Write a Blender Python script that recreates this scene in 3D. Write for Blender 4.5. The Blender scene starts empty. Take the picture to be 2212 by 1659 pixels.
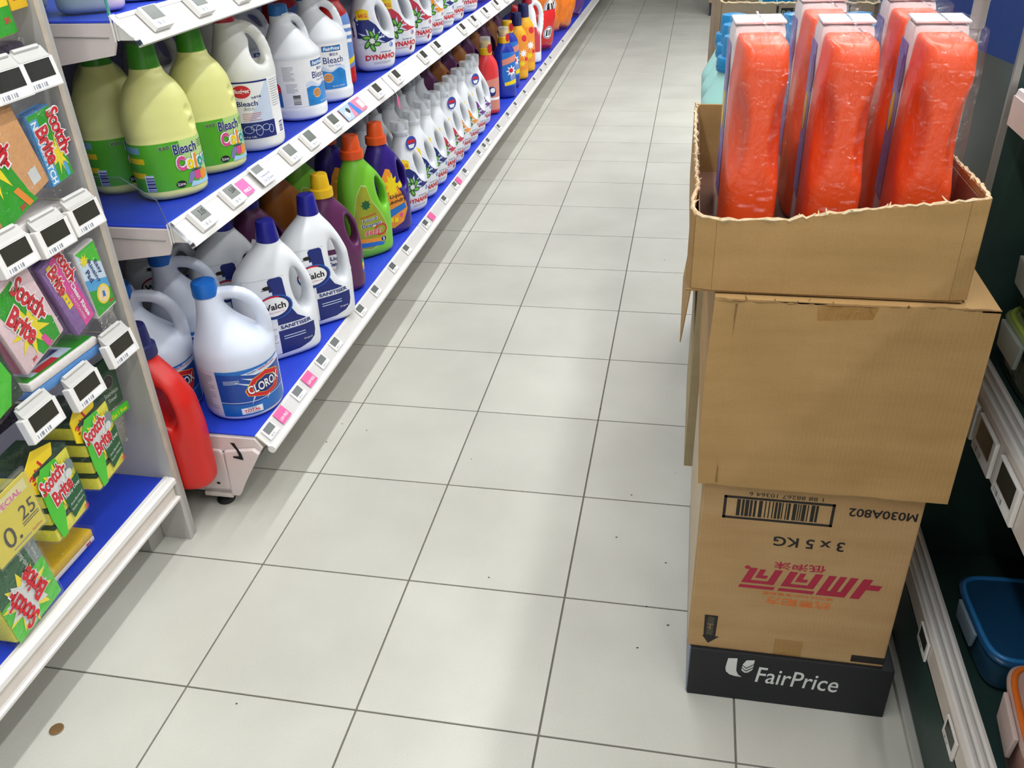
import bpy, bmesh, math, random
import numpy as np
from mathutils import Vector, Matrix
from mathutils.bvhtree import BVHTree
from mathutils.geometry import tessellate_polygon

random.seed(7)
RNG = np.random.default_rng(11)
SC = bpy.context.scene
COL = SC.collection
PI = math.pi

# ------------------------------------------------------------------ camera
def make_camera():
    yaw, pitch, roll = 0.20969313, 1.02966644, -0.04240649
    R = Matrix.Rotation(yaw, 3, 'Z') @ Matrix.Rotation(pitch, 3, 'X') @ Matrix.Rotation(roll, 3, 'Z')
    cd = bpy.data.cameras.new('camera'); co = bpy.data.objects.new('camera', cd)
    COL.objects.link(co)
    M4 = R.to_4x4(); M4.translation = Vector((0.765733, -0.865605, 1.171142))
    co.matrix_world = M4
    cd.sensor_fit = 'HORIZONTAL'; cd.sensor_width = 36.0
    cd.lens = 36.0 * 1879.824 / 2212.0
    cd.clip_start = 0.02; cd.clip_end = 60
    SC.camera = co
make_camera()

# ------------------------------------------------------------------ world, light, exposure
wd = bpy.data.worlds.new('world'); SC.world = wd; wd.use_nodes = True
wd.node_tree.nodes['Background'].inputs[0].default_value = (0.93, 0.97, 1.0, 1)
wd.node_tree.nodes['Background'].inputs[1].default_value = 0.25

LIGHT_POWER = 20.0
LIGHT_ROWS = [(0.20, 2.75), (1.35, 2.75), (2.50, 2.75), (3.65, 2.75)]
LIGHT_YS = [-1.6 + 1.32 * i for i in range(6)]

vs = SC.view_settings
SC.display_settings.display_device = 'sRGB'
vs.view_transform = 'Standard'; vs.look = 'None'; vs.exposure = -0.66; vs.gamma = 1.0
vs.use_curve_mapping = False
try:
    SC.cycles.use_denoising = True
    SC.cycles.max_bounces = 6
    SC.cycles.diffuse_bounces = 3
    SC.cycles.glossy_bounces = 3
    SC.cycles.transmission_bounces = 4
    SC.cycles.use_adaptive_sampling = True
    SC.cycles.adaptive_threshold = .05
    SC.cycles.adaptive_min_samples = 16
    SC.cycles.transparent_max_bounces = 12
    SC.cycles.caustics_reflective = False
    SC.cycles.caustics_refractive = False
    SC.cycles.sample_clamp_indirect = 6.0
except Exception:
    pass

# ------------------------------------------------------------------ materials
def lin(c):
    if isinstance(c, str):
        c = c.lstrip('#'); c = [int(c[i:i + 2], 16) / 255 for i in (0, 2, 4)]
    return tuple((x / 12.92 if x <= .04045 else ((x + .055) / 1.055) ** 2.4) for x in c)

MATS = {}
def M(name, color, rough=.45, metal=0., var=0.04, scale=30., bump=0., bscale=200., trans=0., coat=0., spec=.5, rnd=0., sss=0.):
    """Procedural principled material: a noise drives slight colour and roughness variation, optional bump."""
    if name in MATS: return MATS[name]
    m = bpy.data.materials.new(name); m.use_nodes = True
    nt = m.node_tree; N = nt.nodes; L = nt.links
    b = N['Principled BSDF']
    c = lin(color)
    tc = N.new('ShaderNodeTexCoord')
    nz = N.new('ShaderNodeTexNoise'); nz.inputs['Scale'].default_value = scale; nz.inputs['Detail'].default_value = 3
    L.new(tc.outputs['Object'], nz.inputs['Vector'])
    mx = N.new('ShaderNodeMix'); mx.data_type = 'RGBA'
    mx.inputs[6].default_value = (*[max(0, x * (1 - var * 2)) for x in c], 1)
    mx.inputs[7].default_value = (*[min(1, x * (1 + var * 2)) for x in c], 1)
    L.new(nz.outputs['Fac'], mx.inputs[0])
    out = mx.outputs[2]
    if rnd:
        oi = N.new('ShaderNodeObjectInfo'); mr = N.new('ShaderNodeMapRange')
        mr.inputs[3].default_value = 1 - rnd; mr.inputs[4].default_value = 1 + rnd
        L.new(oi.outputs['Random'], mr.inputs[0])
        hs = N.new('ShaderNodeHueSaturation'); L.new(mr.outputs[0], hs.inputs['Value']); L.new(out, hs.inputs['Color'])
        out = hs.outputs[0]
    L.new(out, b.inputs['Base Color'])
    mr2 = N.new('ShaderNodeMapRange'); mr2.inputs[3].default_value = max(0, rough - .05); mr2.inputs[4].default_value = min(1, rough + .05)
    L.new(nz.outputs['Fac'], mr2.inputs[0]); L.new(mr2.outputs[0], b.inputs['Roughness'])
    b.inputs['Metallic'].default_value = metal
    b.inputs['Specular IOR Level'].default_value = spec
    b.inputs['Transmission Weight'].default_value = trans
    b.inputs['Coat Weight'].default_value = coat
    if sss:
        b.inputs['Subsurface Weight'].default_value = sss; b.inputs['Subsurface Radius'].default_value = (.01, .01, .01)
    if bump:
        n2 = N.new('ShaderNodeTexNoise'); n2.inputs['Scale'].default_value = bscale; n2.inputs['Detail'].default_value = 2
        L.new(tc.outputs['Object'], n2.inputs['Vector'])
        bp = N.new('ShaderNodeBump'); bp.inputs['Strength'].default_value = bump; bp.inputs['Distance'].default_value = .002
        L.new(n2.outputs['Fac'], bp.inputs['Height']); L.new(bp.outputs[0], b.inputs['Normal'])
    MATS[name] = m
    return m

def film(name, tint='#ffffff', clear=.85, rough=.08, bump=.6, bscale=60., milky=False):
    """Thin clear plastic: mostly see-through, the rest a wrinkled glossy coat."""
    if name in MATS: return MATS[name]
    m = bpy.data.materials.new(name); m.use_nodes = True
    nt = m.node_tree; N = nt.nodes; L = nt.links
    N.remove(N['Principled BSDF']); out = N['Material Output']
    tr = N.new('ShaderNodeBsdfTransparent'); tr.inputs[0].default_value = (*lin(tint), 1)
    gl = N.new('ShaderNodeBsdfPrincipled' if milky else 'ShaderNodeBsdfGlossy'); gl.inputs[0].default_value = (*lin(tint), 1); gl.inputs['Roughness'].default_value = rough
    mx = N.new('ShaderNodeMixShader')
    lw = N.new('ShaderNodeLayerWeight'); lw.inputs[0].default_value = .25
    mr = N.new('ShaderNodeMapRange'); mr.inputs[3].default_value = 1 - clear; mr.inputs[4].default_value = min(1, (1 - clear) * 2.2 + .06)
    L.new(lw.outputs['Facing'], mr.inputs[0]); L.new(mr.outputs[0], mx.inputs[0])
    L.new(tr.outputs[0], mx.inputs[1]); L.new(gl.outputs[0], mx.inputs[2]); L.new(mx.outputs[0], out.inputs[0])
    tc = N.new('ShaderNodeTexCoord'); nz = N.new('ShaderNodeTexNoise'); nz.inputs['Scale'].default_value = bscale
    nz.inputs['Detail'].default_value = 4; nz.inputs['Distortion'].default_value = 1.2
    L.new(tc.outputs['Object'], nz.inputs['Vector'])
    bp = N.new('ShaderNodeBump'); bp.inputs['Strength'].default_value = bump; bp.inputs['Distance'].default_value = .01
    L.new(nz.outputs['Fac'], bp.inputs['Height']); L.new(bp.outputs[0], gl.inputs['Normal']); L.new(bp.outputs[0], lw.inputs['Normal'])
    MATS[name] = m
    return m

def mat_cardboard(name, c1, c2):
    if name in MATS: return MATS[name]
    m = bpy.data.materials.new(name); m.use_nodes = True
    nt = m.node_tree; N = nt.nodes; L = nt.links; b = N['Principled BSDF']
    tc = N.new('ShaderNodeTexCoord')
    mp = N.new('ShaderNodeMapping'); mp.inputs['Scale'].default_value = (3, 3, 14); L.new(tc.outputs['Object'], mp.inputs[0])
    n1 = N.new('ShaderNodeTexNoise'); n1.inputs['Scale'].default_value = 2.2; n1.inputs['Detail'].default_value = 4; L.new(mp.outputs[0], n1.inputs['Vector'])
    n2 = N.new('ShaderNodeTexNoise'); n2.inputs['Scale'].default_value = 420; n2.inputs['Detail'].default_value = 1; L.new(tc.outputs['Object'], n2.inputs['Vector'])
    ad = N.new('ShaderNodeMath'); ad.operation = 'MULTIPLY_ADD'; ad.inputs[1].default_value = .35; L.new(n2.outputs['Fac'], ad.inputs[0]); L.new(n1.outputs['Fac'], ad.inputs[2])
    rp = N.new('ShaderNodeValToRGB'); rp.color_ramp.elements[0].position = .35; rp.color_ramp.elements[1].position = .95
    rp.color_ramp.elements[0].color = (*lin(c1), 1); rp.color_ramp.elements[1].color = (*lin(c2), 1)
    L.new(ad.outputs[0], rp.inputs[0]); L.new(rp.outputs[0], b.inputs['Base Color'])
    b.inputs['Roughness'].default_value = .72; b.inputs['Specular IOR Level'].default_value = .25
    wv = N.new('ShaderNodeTexWave'); wv.inputs['Scale'].default_value = 55; wv.bands_direction = 'X'; L.new(tc.outputs['Object'], wv.inputs['Vector'])
    bp = N.new('ShaderNodeBump'); bp.inputs['Strength'].default_value = .06; bp.inputs['Distance'].default_value = .002
    L.new(wv.outputs['Fac'], bp.inputs['Height']); L.new(bp.outputs[0], b.inputs['Normal'])
    MATS[name] = m
    return m

def mat_brushed(name, color, rough=.3):
    if name in MATS: return MATS[name]
    m = M(name, color, rough=rough, metal=1., var=.03)
    nt = m.node_tree; N = nt.nodes; L = nt.links; b = N['Principled BSDF']
    tc = N.new('ShaderNodeTexCoord'); mp = N.new('ShaderNodeMapping'); mp.inputs['Scale'].default_value = (900, 900, 6)
    L.new(tc.outputs['Object'], mp.inputs[0])
    nz = N.new('ShaderNodeTexNoise'); nz.inputs['Scale'].default_value = 1; L.new(mp.outputs[0], nz.inputs['Vector'])
    bp = N.new('ShaderNodeBump'); bp.inputs['Strength'].default_value = .025; bp.inputs['Distance'].default_value = .002
    L.new(nz.outputs['Fac'], bp.inputs['Height']); L.new(bp.outputs[0], b.inputs['Normal'])
    return m

def mat_tile(name, c1, c2):
    m = bpy.data.materials.new(name); m.use_nodes = True
    nt = m.node_tree; N = nt.nodes; L = nt.links; b = N['Principled BSDF']
    ge = N.new('ShaderNodeNewGeometry')
    n1 = N.new('ShaderNodeTexNoise'); n1.inputs['Scale'].default_value = 3.; n1.inputs['Detail'].default_value = 5; L.new(ge.outputs['Position'], n1.inputs['Vector'])
    n2 = N.new('ShaderNodeTexNoise'); n2.inputs['Scale'].default_value = 520; n2.inputs['Detail'].default_value = 1; L.new(ge.outputs['Position'], n2.inputs['Vector'])
    ad = N.new('ShaderNodeMath'); ad.operation = 'MULTIPLY_ADD'; ad.inputs[1].default_value = .5; L.new(n2.outputs['Fac'], ad.inputs[0]); L.new(n1.outputs['Fac'], ad.inputs[2])
    rp = N.new('ShaderNodeValToRGB'); rp.color_ramp.elements[0].position = .5; rp.color_ramp.elements[1].position = 1.
    rp.color_ramp.elements[0].color = (*lin(c1), 1); rp.color_ramp.elements[1].color = (*lin(c2), 1); L.new(ad.outputs[0], rp.inputs[0])
    oi = N.new('ShaderNodeObjectInfo'); mr = N.new('ShaderNodeMapRange'); mr.inputs[3].default_value = .97; mr.inputs[4].default_value = 1.03
    L.new(oi.outputs['Random'], mr.inputs[0])
    hs = N.new('ShaderNodeHueSaturation'); L.new(mr.outputs[0], hs.inputs['Value']); L.new(rp.outputs[0], hs.inputs['Color'])
    L.new(hs.outputs[0], b.inputs['Base Color'])
    b.inputs['Roughness'].default_value = .38; b.inputs['Specular IOR Level'].default_value = .22
    bp = N.new('ShaderNodeBump'); bp.inputs['Strength'].default_value = .05; bp.inputs['Distance'].default_value = .001
    L.new(n2.outputs['Fac'], bp.inputs['Height']); L.new(bp.outputs[0], b.inputs['Normal'])
    MATS[name] = m
    return m

def emit(name, color, strength):
    m = bpy.data.materials.new(name); m.use_nodes = True
    nt = m.node_tree; b = nt.nodes['Principled BSDF']
    b.inputs['Base Color'].default_value = (.9, .9, .9, 1)
    b.inputs['Emission Color'].default_value = (*lin(color), 1); b.inputs['Emission Strength'].default_value = strength
    m.cycles.emission_sampling = 'NONE'
    MATS[name] = m
    return m

# ------------------------------------------------------------------ mesh building
def mesh_from(name, v, f, smooth=False, sharp=None, bevel=0.):
    me = bpy.data.meshes.new(name)
    me.from_pydata([tuple(map(float, p)) for p in v], [], [tuple(q) for q in f])
    if bevel:
        bm = bmesh.new(); bm.from_mesh(me)
        bmesh.ops.remove_doubles(bm, verts=bm.verts, dist=1e-6)
        ed = [e for e in bm.edges if len(e.link_faces) == 2 and e.calc_face_angle(0) > .5]
        bmesh.ops.bevel(bm, geom=ed, offset=bevel, segments=2, profile=.6, affect='EDGES', clamp_overlap=True)
        bm.to_mesh(me); bm.free()
    me.update()
    if smooth:
        me.shade_smooth()
        if sharp: me.set_sharp_from_angle(angle=sharp)
    return me

def link(name, me, m=None, parent=None):
    o = bpy.data.objects.new(name, me); COL.objects.link(o)
    if me is not None and m is not None and not me.materials: me.materials.append(m)
    if parent is not None: o.parent = parent
    return o

class MB:
    def __init__(s): s.v = []; s.f = []
    def add(s, v, f):
        o = len(s.v); s.v += [tuple(p) for p in v]; s.f += [[i + o for i in q] for q in f]; return s
    def box(s, x0, x1, y0, y1, z0, z1):
        return s.add([(x0, y0, z0), (x1, y0, z0), (x1, y1, z0), (x0, y1, z0), (x0, y0, z1), (x1, y0, z1), (x1, y1, z1), (x0, y1, z1)],
                     [(0, 3, 2, 1), (4, 5, 6, 7), (0, 1, 5, 4), (1, 2, 6, 5), (2, 3, 7, 6), (3, 0, 4, 7)])
    def prism(s, poly, a, b, axis='y'):
        """2D polygon extruded from a to b along the axis: axis y -> poly is (x,z); x -> (y,z); z -> (x,y)."""
        n = len(poly)
        P = {'y': lambda p, d: (p[0], d, p[1]), 'x': lambda p, d: (d, p[0], p[1]), 'z': lambda p, d: (p[0], p[1], d)}[axis]
        v = [P(p, a) for p in poly] + [P(p, b) for p in poly]
        f = [tuple(range(n))[::-1], tuple(range(n, 2 * n))] + [(i, (i + 1) % n, n + (i + 1) % n, n + i) for i in range(n)]
        return s.add(v, f)
    def sheet(s, pts, t, a, b, axis='y'):
        """An open polyline of thickness t extruded along an axis: a bent sheet."""
        P = [Vector(p) for p in pts]; L, Rr = [], []
        for i, p in enumerate(P):
            d = (P[min(i + 1, len(P) - 1)] - P[max(i - 1, 0)]).normalized(); nrm = Vector((-d.y, d.x))
            L.append(p + nrm * t / 2); Rr.append(p - nrm * t / 2)
        for i in range(len(P) - 1):
            s.prism([L[i], L[i + 1], Rr[i + 1], Rr[i]], a, b, axis)
        return s
    def tube(s, pts, r, n=8):
        P = [Vector(p) for p in pts]; rs = r if isinstance(r, (list, tuple)) else [r] * len(P)
        up = Vector((0, 0, 1)); v = []; f = []
        for i, p in enumerate(P):
            d = (P[min(i + 1, len(P) - 1)] - P[max(i - 1, 0)]).normalized()
            a = d.cross(up)
            if a.length < 1e-3: a = d.cross(Vector((1, 0, 0)))
            a.normalize(); b = d.cross(a)
            for k in range(n):
                t = 2 * PI * k / n; v.append(p + (a * math.cos(t) + b * math.sin(t)) * rs[i])
        for i in range(len(P) - 1):
            for k in range(n):
                k2 = (k + 1) % n; f.append((i * n + k, i * n + k2, (i + 1) * n + k2, (i + 1) * n + k))
        f.append(tuple(range(n))); f.append(tuple(range((len(P) - 1) * n, len(P) * n))[::-1])
        return s.add(v, f)
    def lathe(s, prof, n=20, cx=0., cy=0., close=True):
        v = []; f = []
        for r, z in prof:
            for k in range(n):
                t = 2 * PI * k / n; v.append((cx + r * math.cos(t), cy + r * math.sin(t), z))
        m = len(prof)
        for i in range(m - 1):
            for k in range(n):
                k2 = (k + 1) % n; f.append((i * n + k, i * n + k2, (i + 1) * n + k2, (i + 1) * n + k))
        if close:
            f.append(tuple(range(n))[::-1]); f.append(tuple(range((m - 1) * n, m * n)))
        return s.add(v, f)
    def mesh(s, name, **k): return mesh_from(name, s.v, s.f, **k)
    def build(s, name, m, parent=None, **k): return link(name, s.mesh(name, **k), m, parent)

# ------------------------------------------------------------------ things
def tag(o, label=None, cat=None, group=None, kind=None):
    if label: o['label'] = label
    if cat: o['category'] = cat
    if group: o['group'] = group
    if kind: o['kind'] = kind
    return o

def thing(name, label=None, cat=None, group=None, loc=(0, 0, 0), rotz=0., rot=None, scale=1.):
    o = bpy.data.objects.new(name, None); COL.objects.link(o); o.empty_display_size = .02
    o.location = loc; o.rotation_euler = rot if rot else (0, 0, rotz); o.scale = (scale,) * 3
    return tag(o, label, cat, group)

PROTOS = []
def proto(name):
    o = thing(name); PROTOS.append(o); return o

def kids(o): return [c for c in KID.get(o.name, [])]
KID = {}
def index_children():
    KID.clear()
    for o in bpy.data.objects:
        if o.parent: KID.setdefault(o.parent.name, []).append(o)

def dup(root, loc, rotz=0., label=None, cat=None, group=None, name=None, rot=None, scale=1., swap=None, skip=()):
    """A copy of a thing with copies of its parts and sub-parts (mesh data shared unless recoloured)."""
    def cp(o, par):
        c = o.copy(); COL.objects.link(c); c.parent = par
        if swap and o.type == 'MESH' and o.data.materials and o.data.materials[0].name in swap:
            c.material_slots[0].link = 'OBJECT'; c.material_slots[0].material = swap[o.data.materials[0].name]
        for ch in root_children(o):
            if ch.name.split('.')[0] not in skip: cp(ch, c)
        return c
    r = cp(root, None)
    if name: r.name = name
    r.location = loc; r.rotation_euler = rot if rot else (0, 0, rotz); r.scale = (scale,) * 3
    return tag(r, label, cat, group)

def root_children(o):
    if o.name not in KID: index_children()
    return KID.get(o.name, [])

def drop_protos():
    index_children()
    def rm(o):
        for c in list(KID.get(o.name, [])): rm(c)
        bpy.data.objects.remove(o, do_unlink=True)
    for p in PROTOS: rm(p)
    PROTOS.clear()

# ------------------------------------------------------------------ flat shapes and lettering (2D triangles)
def rect(x0, x1, y0, y1): return [(x0, y0), (x1, y0), (x1, y1), (x0, y1)], [(0, 1, 2, 3)]
def poly(pts):
    tris = tessellate_polygon([[Vector((p[0], p[1], 0)) for p in pts]])
    out = []
    for t in tris:
        a, b, c = [pts[i] for i in t]
        cr = (b[0] - a[0]) * (c[1] - a[1]) - (b[1] - a[1]) * (c[0] - a[0])
        out.append(tuple(t) if cr > 0 else tuple(t)[::-1])
    return list(pts), out
def ell(cx, cy, a, b, n=28, rot=0.):
    p = []
    for i in range(n):
        t = 2 * PI * i / n; x, y = a * math.cos(t), b * math.sin(t)
        p.append((cx + x * math.cos(rot) - y * math.sin(rot), cy + x * math.sin(rot) + y * math.cos(rot)))
    return p, [tuple(range(n))]
def ring(cx, cy, a, b, w, n=28):
    v = []; f = []
    for i in range(n):
        t = 2 * PI * i / n; v += [(cx + a * math.cos(t), cy + b * math.sin(t)), (cx + (a - w) * math.cos(t), cy + (b - w) * math.sin(t))]
    for i in range(n):
        j = (i + 1) % n; f.append((2 * i, 2 * j, 2 * j + 1, 2 * i + 1))
    return v, f
def star(cx, cy, r1, r2, n, rot=0., sx=1., sy=1.):
    p = []
    for i in range(2 * n):
        r = r1 if i % 2 == 0 else r2; t = rot + PI * i / n
        p.append((cx + r * sx * math.cos(t), cy + r * sy * math.sin(t)))
    return poly(p)
def join2(*ts):
    v = []; f = []
    for tv, tf in ts:
        o = len(v); v += list(tv); f += [tuple(i + o for i in q) for q in tf]
    return v, f
def move2(t, dx=0., dy=0., rot=0., sx=1., sy=1.):
    c, s = math.cos(rot), math.sin(rot)
    return [(dx + x * sx * c - y * sy * s, dy + x * sx * s + y * sy * c) for x, y in t[0]], t[1]

TXT = {}
def islands(v, f):
    par = list(range(len(v)))
    def find(a):
        while par[a] != a: par[a] = par[par[a]]; a = par[a]
        return a
    for q in f:
        for i in q[1:]: par[find(i)] = find(q[0])
    out = {}
    for q in f: out.setdefault(find(q[0]), []).append(q)
    return list(out.values())
def fix_m(body, bold, shear, res, space, v, f):
    """The heavy capital M does not fill cleanly: draw it as one outline instead."""
    text(body, bold=0., shear=shear, res=res, space=space); v0, f0 = TXT[(body, 0., shear, res, space)]
    isl = []
    for fs in islands(v0, f0):
        ids = {i for q in fs for i in q}; isl.append((min(v0[i][0] for i in ids), max(v0[i][0] for i in ids), min(v0[i][1] for i in ids), max(v0[i][1] for i in ids)))
    vv, ff = list(v), list(f)
    for k, ch in enumerate(body):
        if ch != 'M': continue
        if body[:k].strip():
            text(body[:k], bold=0., shear=shear, res=res, space=space); px = max(p[0] for p in TXT[(body[:k], 0., shear, res, space)][0])
        else: px = -1.
        cand = [b for b in isl if b[0] > px - .03]
        if not cand: continue
        x0, x1, y0, y1 = min(cand)
        ff = [q for q in ff if not (x0 - bold < sum(vv[i][0] for i in q) / len(q) < x1 + bold)]
        x0 -= bold; x1 += bold; y0 -= bold; y1 += bold; t = .19 + bold
        P = [(0, 0), (0, 1), (t, 1), (.5, .42), (1 - t, 1), (1, 1), (1, 0), (1 - t * .9, 0), (1 - t * .9, .62), (.5, .08), (t * .9, .62), (t * .9, 0)]
        pv, pf = poly([(x0 + x * (x1 - x0), y0 + y * (y1 - y0)) for x, y in P])
        o = len(vv); vv += pv; ff += [tuple(i + o for i in q) for q in pf]
    return vv, ff
def text(body, at=(0, 0), w=None, h=None, bold=0., shear=0., rot=0., res=3, space=1.):
    """Lettering as 2D triangles, its box centred at 'at' and scaled to w x h."""
    key = (body, bold, shear, res, space)
    if key not in TXT:
        cu = bpy.data.curves.new('lettering', 'FONT'); cu.body = body; cu.size = 1.; cu.offset = bold; cu.shear = shear
        cu.resolution_u = res; cu.space_character = space; cu.fill_mode = 'FRONT'
        o = bpy.data.objects.new('lettering', cu); COL.objects.link(o)
        me = bpy.data.meshes.new_from_object(o.evaluated_get(bpy.context.evaluated_depsgraph_get()))
        v = [(p.co.x, p.co.y) for p in me.vertices]
        f = []
        for p in me.polygons:
            q = list(p.vertices)
            a, b, c = [v[i] for i in q[:3]]
            cr = (b[0] - a[0]) * (c[1] - a[1]) - (b[1] - a[1]) * (c[0] - a[0])
            f.append(tuple(q) if cr >= 0 else tuple(q[::-1]))
        bpy.data.objects.remove(o, do_unlink=True); bpy.data.curves.remove(cu); bpy.data.meshes.remove(me)
        if bold and 'M' in body: v, f = fix_m(body, bold, shear, res, space, v, f)
        TXT[key] = (v, f)
    v, f = TXT[key]
    xs = [p[0] for p in v]; ys = [p[1] for p in v]
    x0, x1, y0, y1 = min(xs), max(xs), min(ys), max(ys)
    sx = w / (x1 - x0) if w else None; sy = h / (y1 - y0) if h else None
    sx = sx or sy or 1.; sy = sy or sx
    t = [((x - (x0 + x1) / 2) * sx, (y - (y0 + y1) / 2) * sy) for x, y in v], f
    return move2(t, at[0], at[1], rot)

def bars(x0, x1, y0, y1, n, seed=1, fill=.5):
    r = random.Random(seed); t = []; x = x0; u = (x1 - x0) / n
    while x < x1 - u:
        w = u * r.choice([.5, .5, 1, 1.5]); t.append(rect(x, min(x + w * fill * 2, x1), y0, y1)); x += w * fill * 2 + u * r.choice([.4, .6, 1])
    return join2(*t)
def lines(x0, x1, y0, y1, n, fill=.4, seed=3):
    r = random.Random(seed); t = []; h = (y1 - y0) / n
    for i in range(n):
        y = y1 - (i + .5) * h; xe = x1 - (x1 - x0) * r.choice([0, 0, .1, .3])
        t.append(rect(x0, xe, y - h * fill / 2, y + h * fill / 2))
    return join2(*t)

def cut(t, step):
    bm = bmesh.new(); vs_ = [bm.verts.new((x, y, 0)) for x, y in t[0]]
    for q in t[1]:
        try: bm.faces.new([vs_[i] for i in q])
        except Exception: pass
    for ax in (0, 1):
        c = [p[ax] for p in t[0]]; k0, k1 = math.ceil(min(c) / step), math.floor(max(c) / step)
        if k1 - k0 > 200: continue
        for k in range(k0, k1 + 1):
            no = Vector((1, 0, 0)) if ax == 0 else Vector((0, 1, 0))
            bmesh.ops.bisect_plane(bm, geom=bm.verts[:] + bm.edges[:] + bm.faces[:], dist=1e-6, plane_co=no * (k * step + 1e-5), plane_no=no)
    bm.verts.index_update()
    r = [(v.co.x, v.co.y) for v in bm.verts], [[v.index for v in f.verts] for f in bm.faces]
    bm.free()
    return r

class Flat:
    """A flat face looking towards -Y at depth y0."""
    def __init__(s, y0=0.): s.y0 = y0
    step = None
    def __call__(s, x, z, off): return (x, s.y0 - off, z)
class Front:
    """Print pressed straight onto a curved body from the front, the front turned by ang about Z."""
    step = .007
    def __init__(s, bv, ang=0.): s.bv = bv; s.c, s.s = math.cos(ang), math.sin(ang)
    def __call__(s, x, z, off):
        o = Vector((x * s.c + .5 * s.s, x * s.s - .5 * s.c, z))
        h, n, i, d = s.bv.ray_cast(o, Vector((-s.s, s.c, 0)))
        return None if h is None else tuple(h + n * off)
class Wrap:
    """Print wrapped round a body of radius r about the axis (cx, cy)."""
    step = .007
    def __init__(s, bv, r, cx=0., cy=0., a0=0.): s.bv = bv; s.r = r; s.cx = cx; s.cy = cy; s.a0 = a0
    def __call__(s, x, z, off):
        a = x / s.r + s.a0; d = Vector((math.sin(a), -math.cos(a), 0))
        h, n, i, dd = s.bv.ray_cast(Vector((s.cx, s.cy, z)) + d * .5, -d)
        return None if h is None else tuple(h + n * off)

def D(surf, name, t, m, parent, layer=1):
    if surf.step: t = cut(t, surf.step)
    off = .0003 * layer
    v = [surf(x, y, off) for x, y in t[0]]
    f = [q for q in t[1] if all(v[i] is not None for i in q)]
    v = [p if p is not None else (0, 0, 0) for p in v]
    me = mesh_from(name, v, f, smooth=bool(surf.step))
    return link(name, me, m, parent)

# ------------------------------------------------------------------ moulded bodies (distance fields meshed by surface nets)
def smin(a, b, k):
    h = np.clip(.5 + .5 * (b - a) / k, 0, 1); return b * (1 - h) + a * h - k * h * (1 - h)
def smax(a, b, k): return -smin(-a, -b, k)

def loft(rows, zlo, zhi, soft=.006, kbot=.012, ktop=.004):
    """rows: z, half width a, half depth b, centre cx, exponent n"""
    rows = np.array([list(r) + [0., 2.][len(r) - 3:] if len(r) < 5 else list(r) for r in rows], float)
    zz = np.linspace(rows[0, 0] - .05, rows[-1, 0] + .05, 900)
    cols = [np.interp(zz, rows[:, 0], rows[:, i]) for i in range(1, 5)]
    w = max(1, int(soft / (zz[1] - zz[0]))); kr = np.exp(-.5 * (np.arange(-3 * w, 3 * w + 1) / w) ** 2); kr /= kr.sum()
    cols = [np.convolve(np.pad(c, 3 * w, mode='edge'), kr, 'valid') for c in cols]
    def fn(X, Y, Z):
        a, b, cx, n = [np.interp(Z, zz, c) for c in cols]
        g = ((np.abs(X - cx) / a) ** n + (np.abs(Y) / b) ** n) ** (1 / n)
        d = (g - 1) * np.minimum(a, b)
        return smax(smax(d, zlo - Z, kbot), Z - zhi, ktop)
    return fn
def tube_sdf(pts, r):
    P = np.array(pts, float); rs = list(r) if isinstance(r, (list, tuple)) else [r] * len(P)
    Q = []; q = []                                   # smooth the path
    for i in range(len(P) - 1):
        p0, p1, p2, p3 = P[max(i - 1, 0)], P[i], P[i + 1], P[min(i + 2, len(P) - 1)]
        for t in (0, 1 / 3, 2 / 3):
            Q.append(.5 * (2 * p1 + (p2 - p0) * t + (2 * p0 - 5 * p1 + 4 * p2 - p3) * t * t + (3 * p1 - p0 - 3 * p2 + p3) * t ** 3)); q.append(rs[i] + (rs[i + 1] - rs[i]) * t)
    P = np.array(Q + [P[-1]]); rs = q + [rs[-1]]
    def fn(X, Y, Z):
        best = None
        for i in range(len(P) - 1):
            a, b = P[i], P[i + 1]; ab = b - a
            t = np.clip(((X - a[0]) * ab[0] + (Y - a[1]) * ab[1] + (Z - a[2]) * ab[2]) / (ab @ ab), 0, 1)
            d = np.sqrt((X - a[0] - t * ab[0]) ** 2 + (Y - a[1] - t * ab[1]) ** 2 + (Z - a[2] - t * ab[2]) ** 2) - (rs[i] + (rs[i + 1] - rs[i]) * t)
            best = d if best is None else smin(best, d, .004)
        return best
    return fn
def hole_sdf(cx, cz, a, b, rot=0.):
    c, s = math.cos(rot), math.sin(rot)
    def fn(X, Y, Z):
        u = (X - cx) * c + (Z - cz) * s; v = -(X - cx) * s + (Z - cz) * c
        return (np.sqrt((u / a) ** 2 + (v / b) ** 2) - 1) * min(a, b)
    return fn
def ball_sdf(x, y, z, rx, ry, rz):
    return lambda X, Y, Z: (np.sqrt(((X - x) / rx) ** 2 + ((Y - y) / ry) ** 2 + ((Z - z) / rz) ** 2) - 1) * min(rx, ry, rz)

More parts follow.
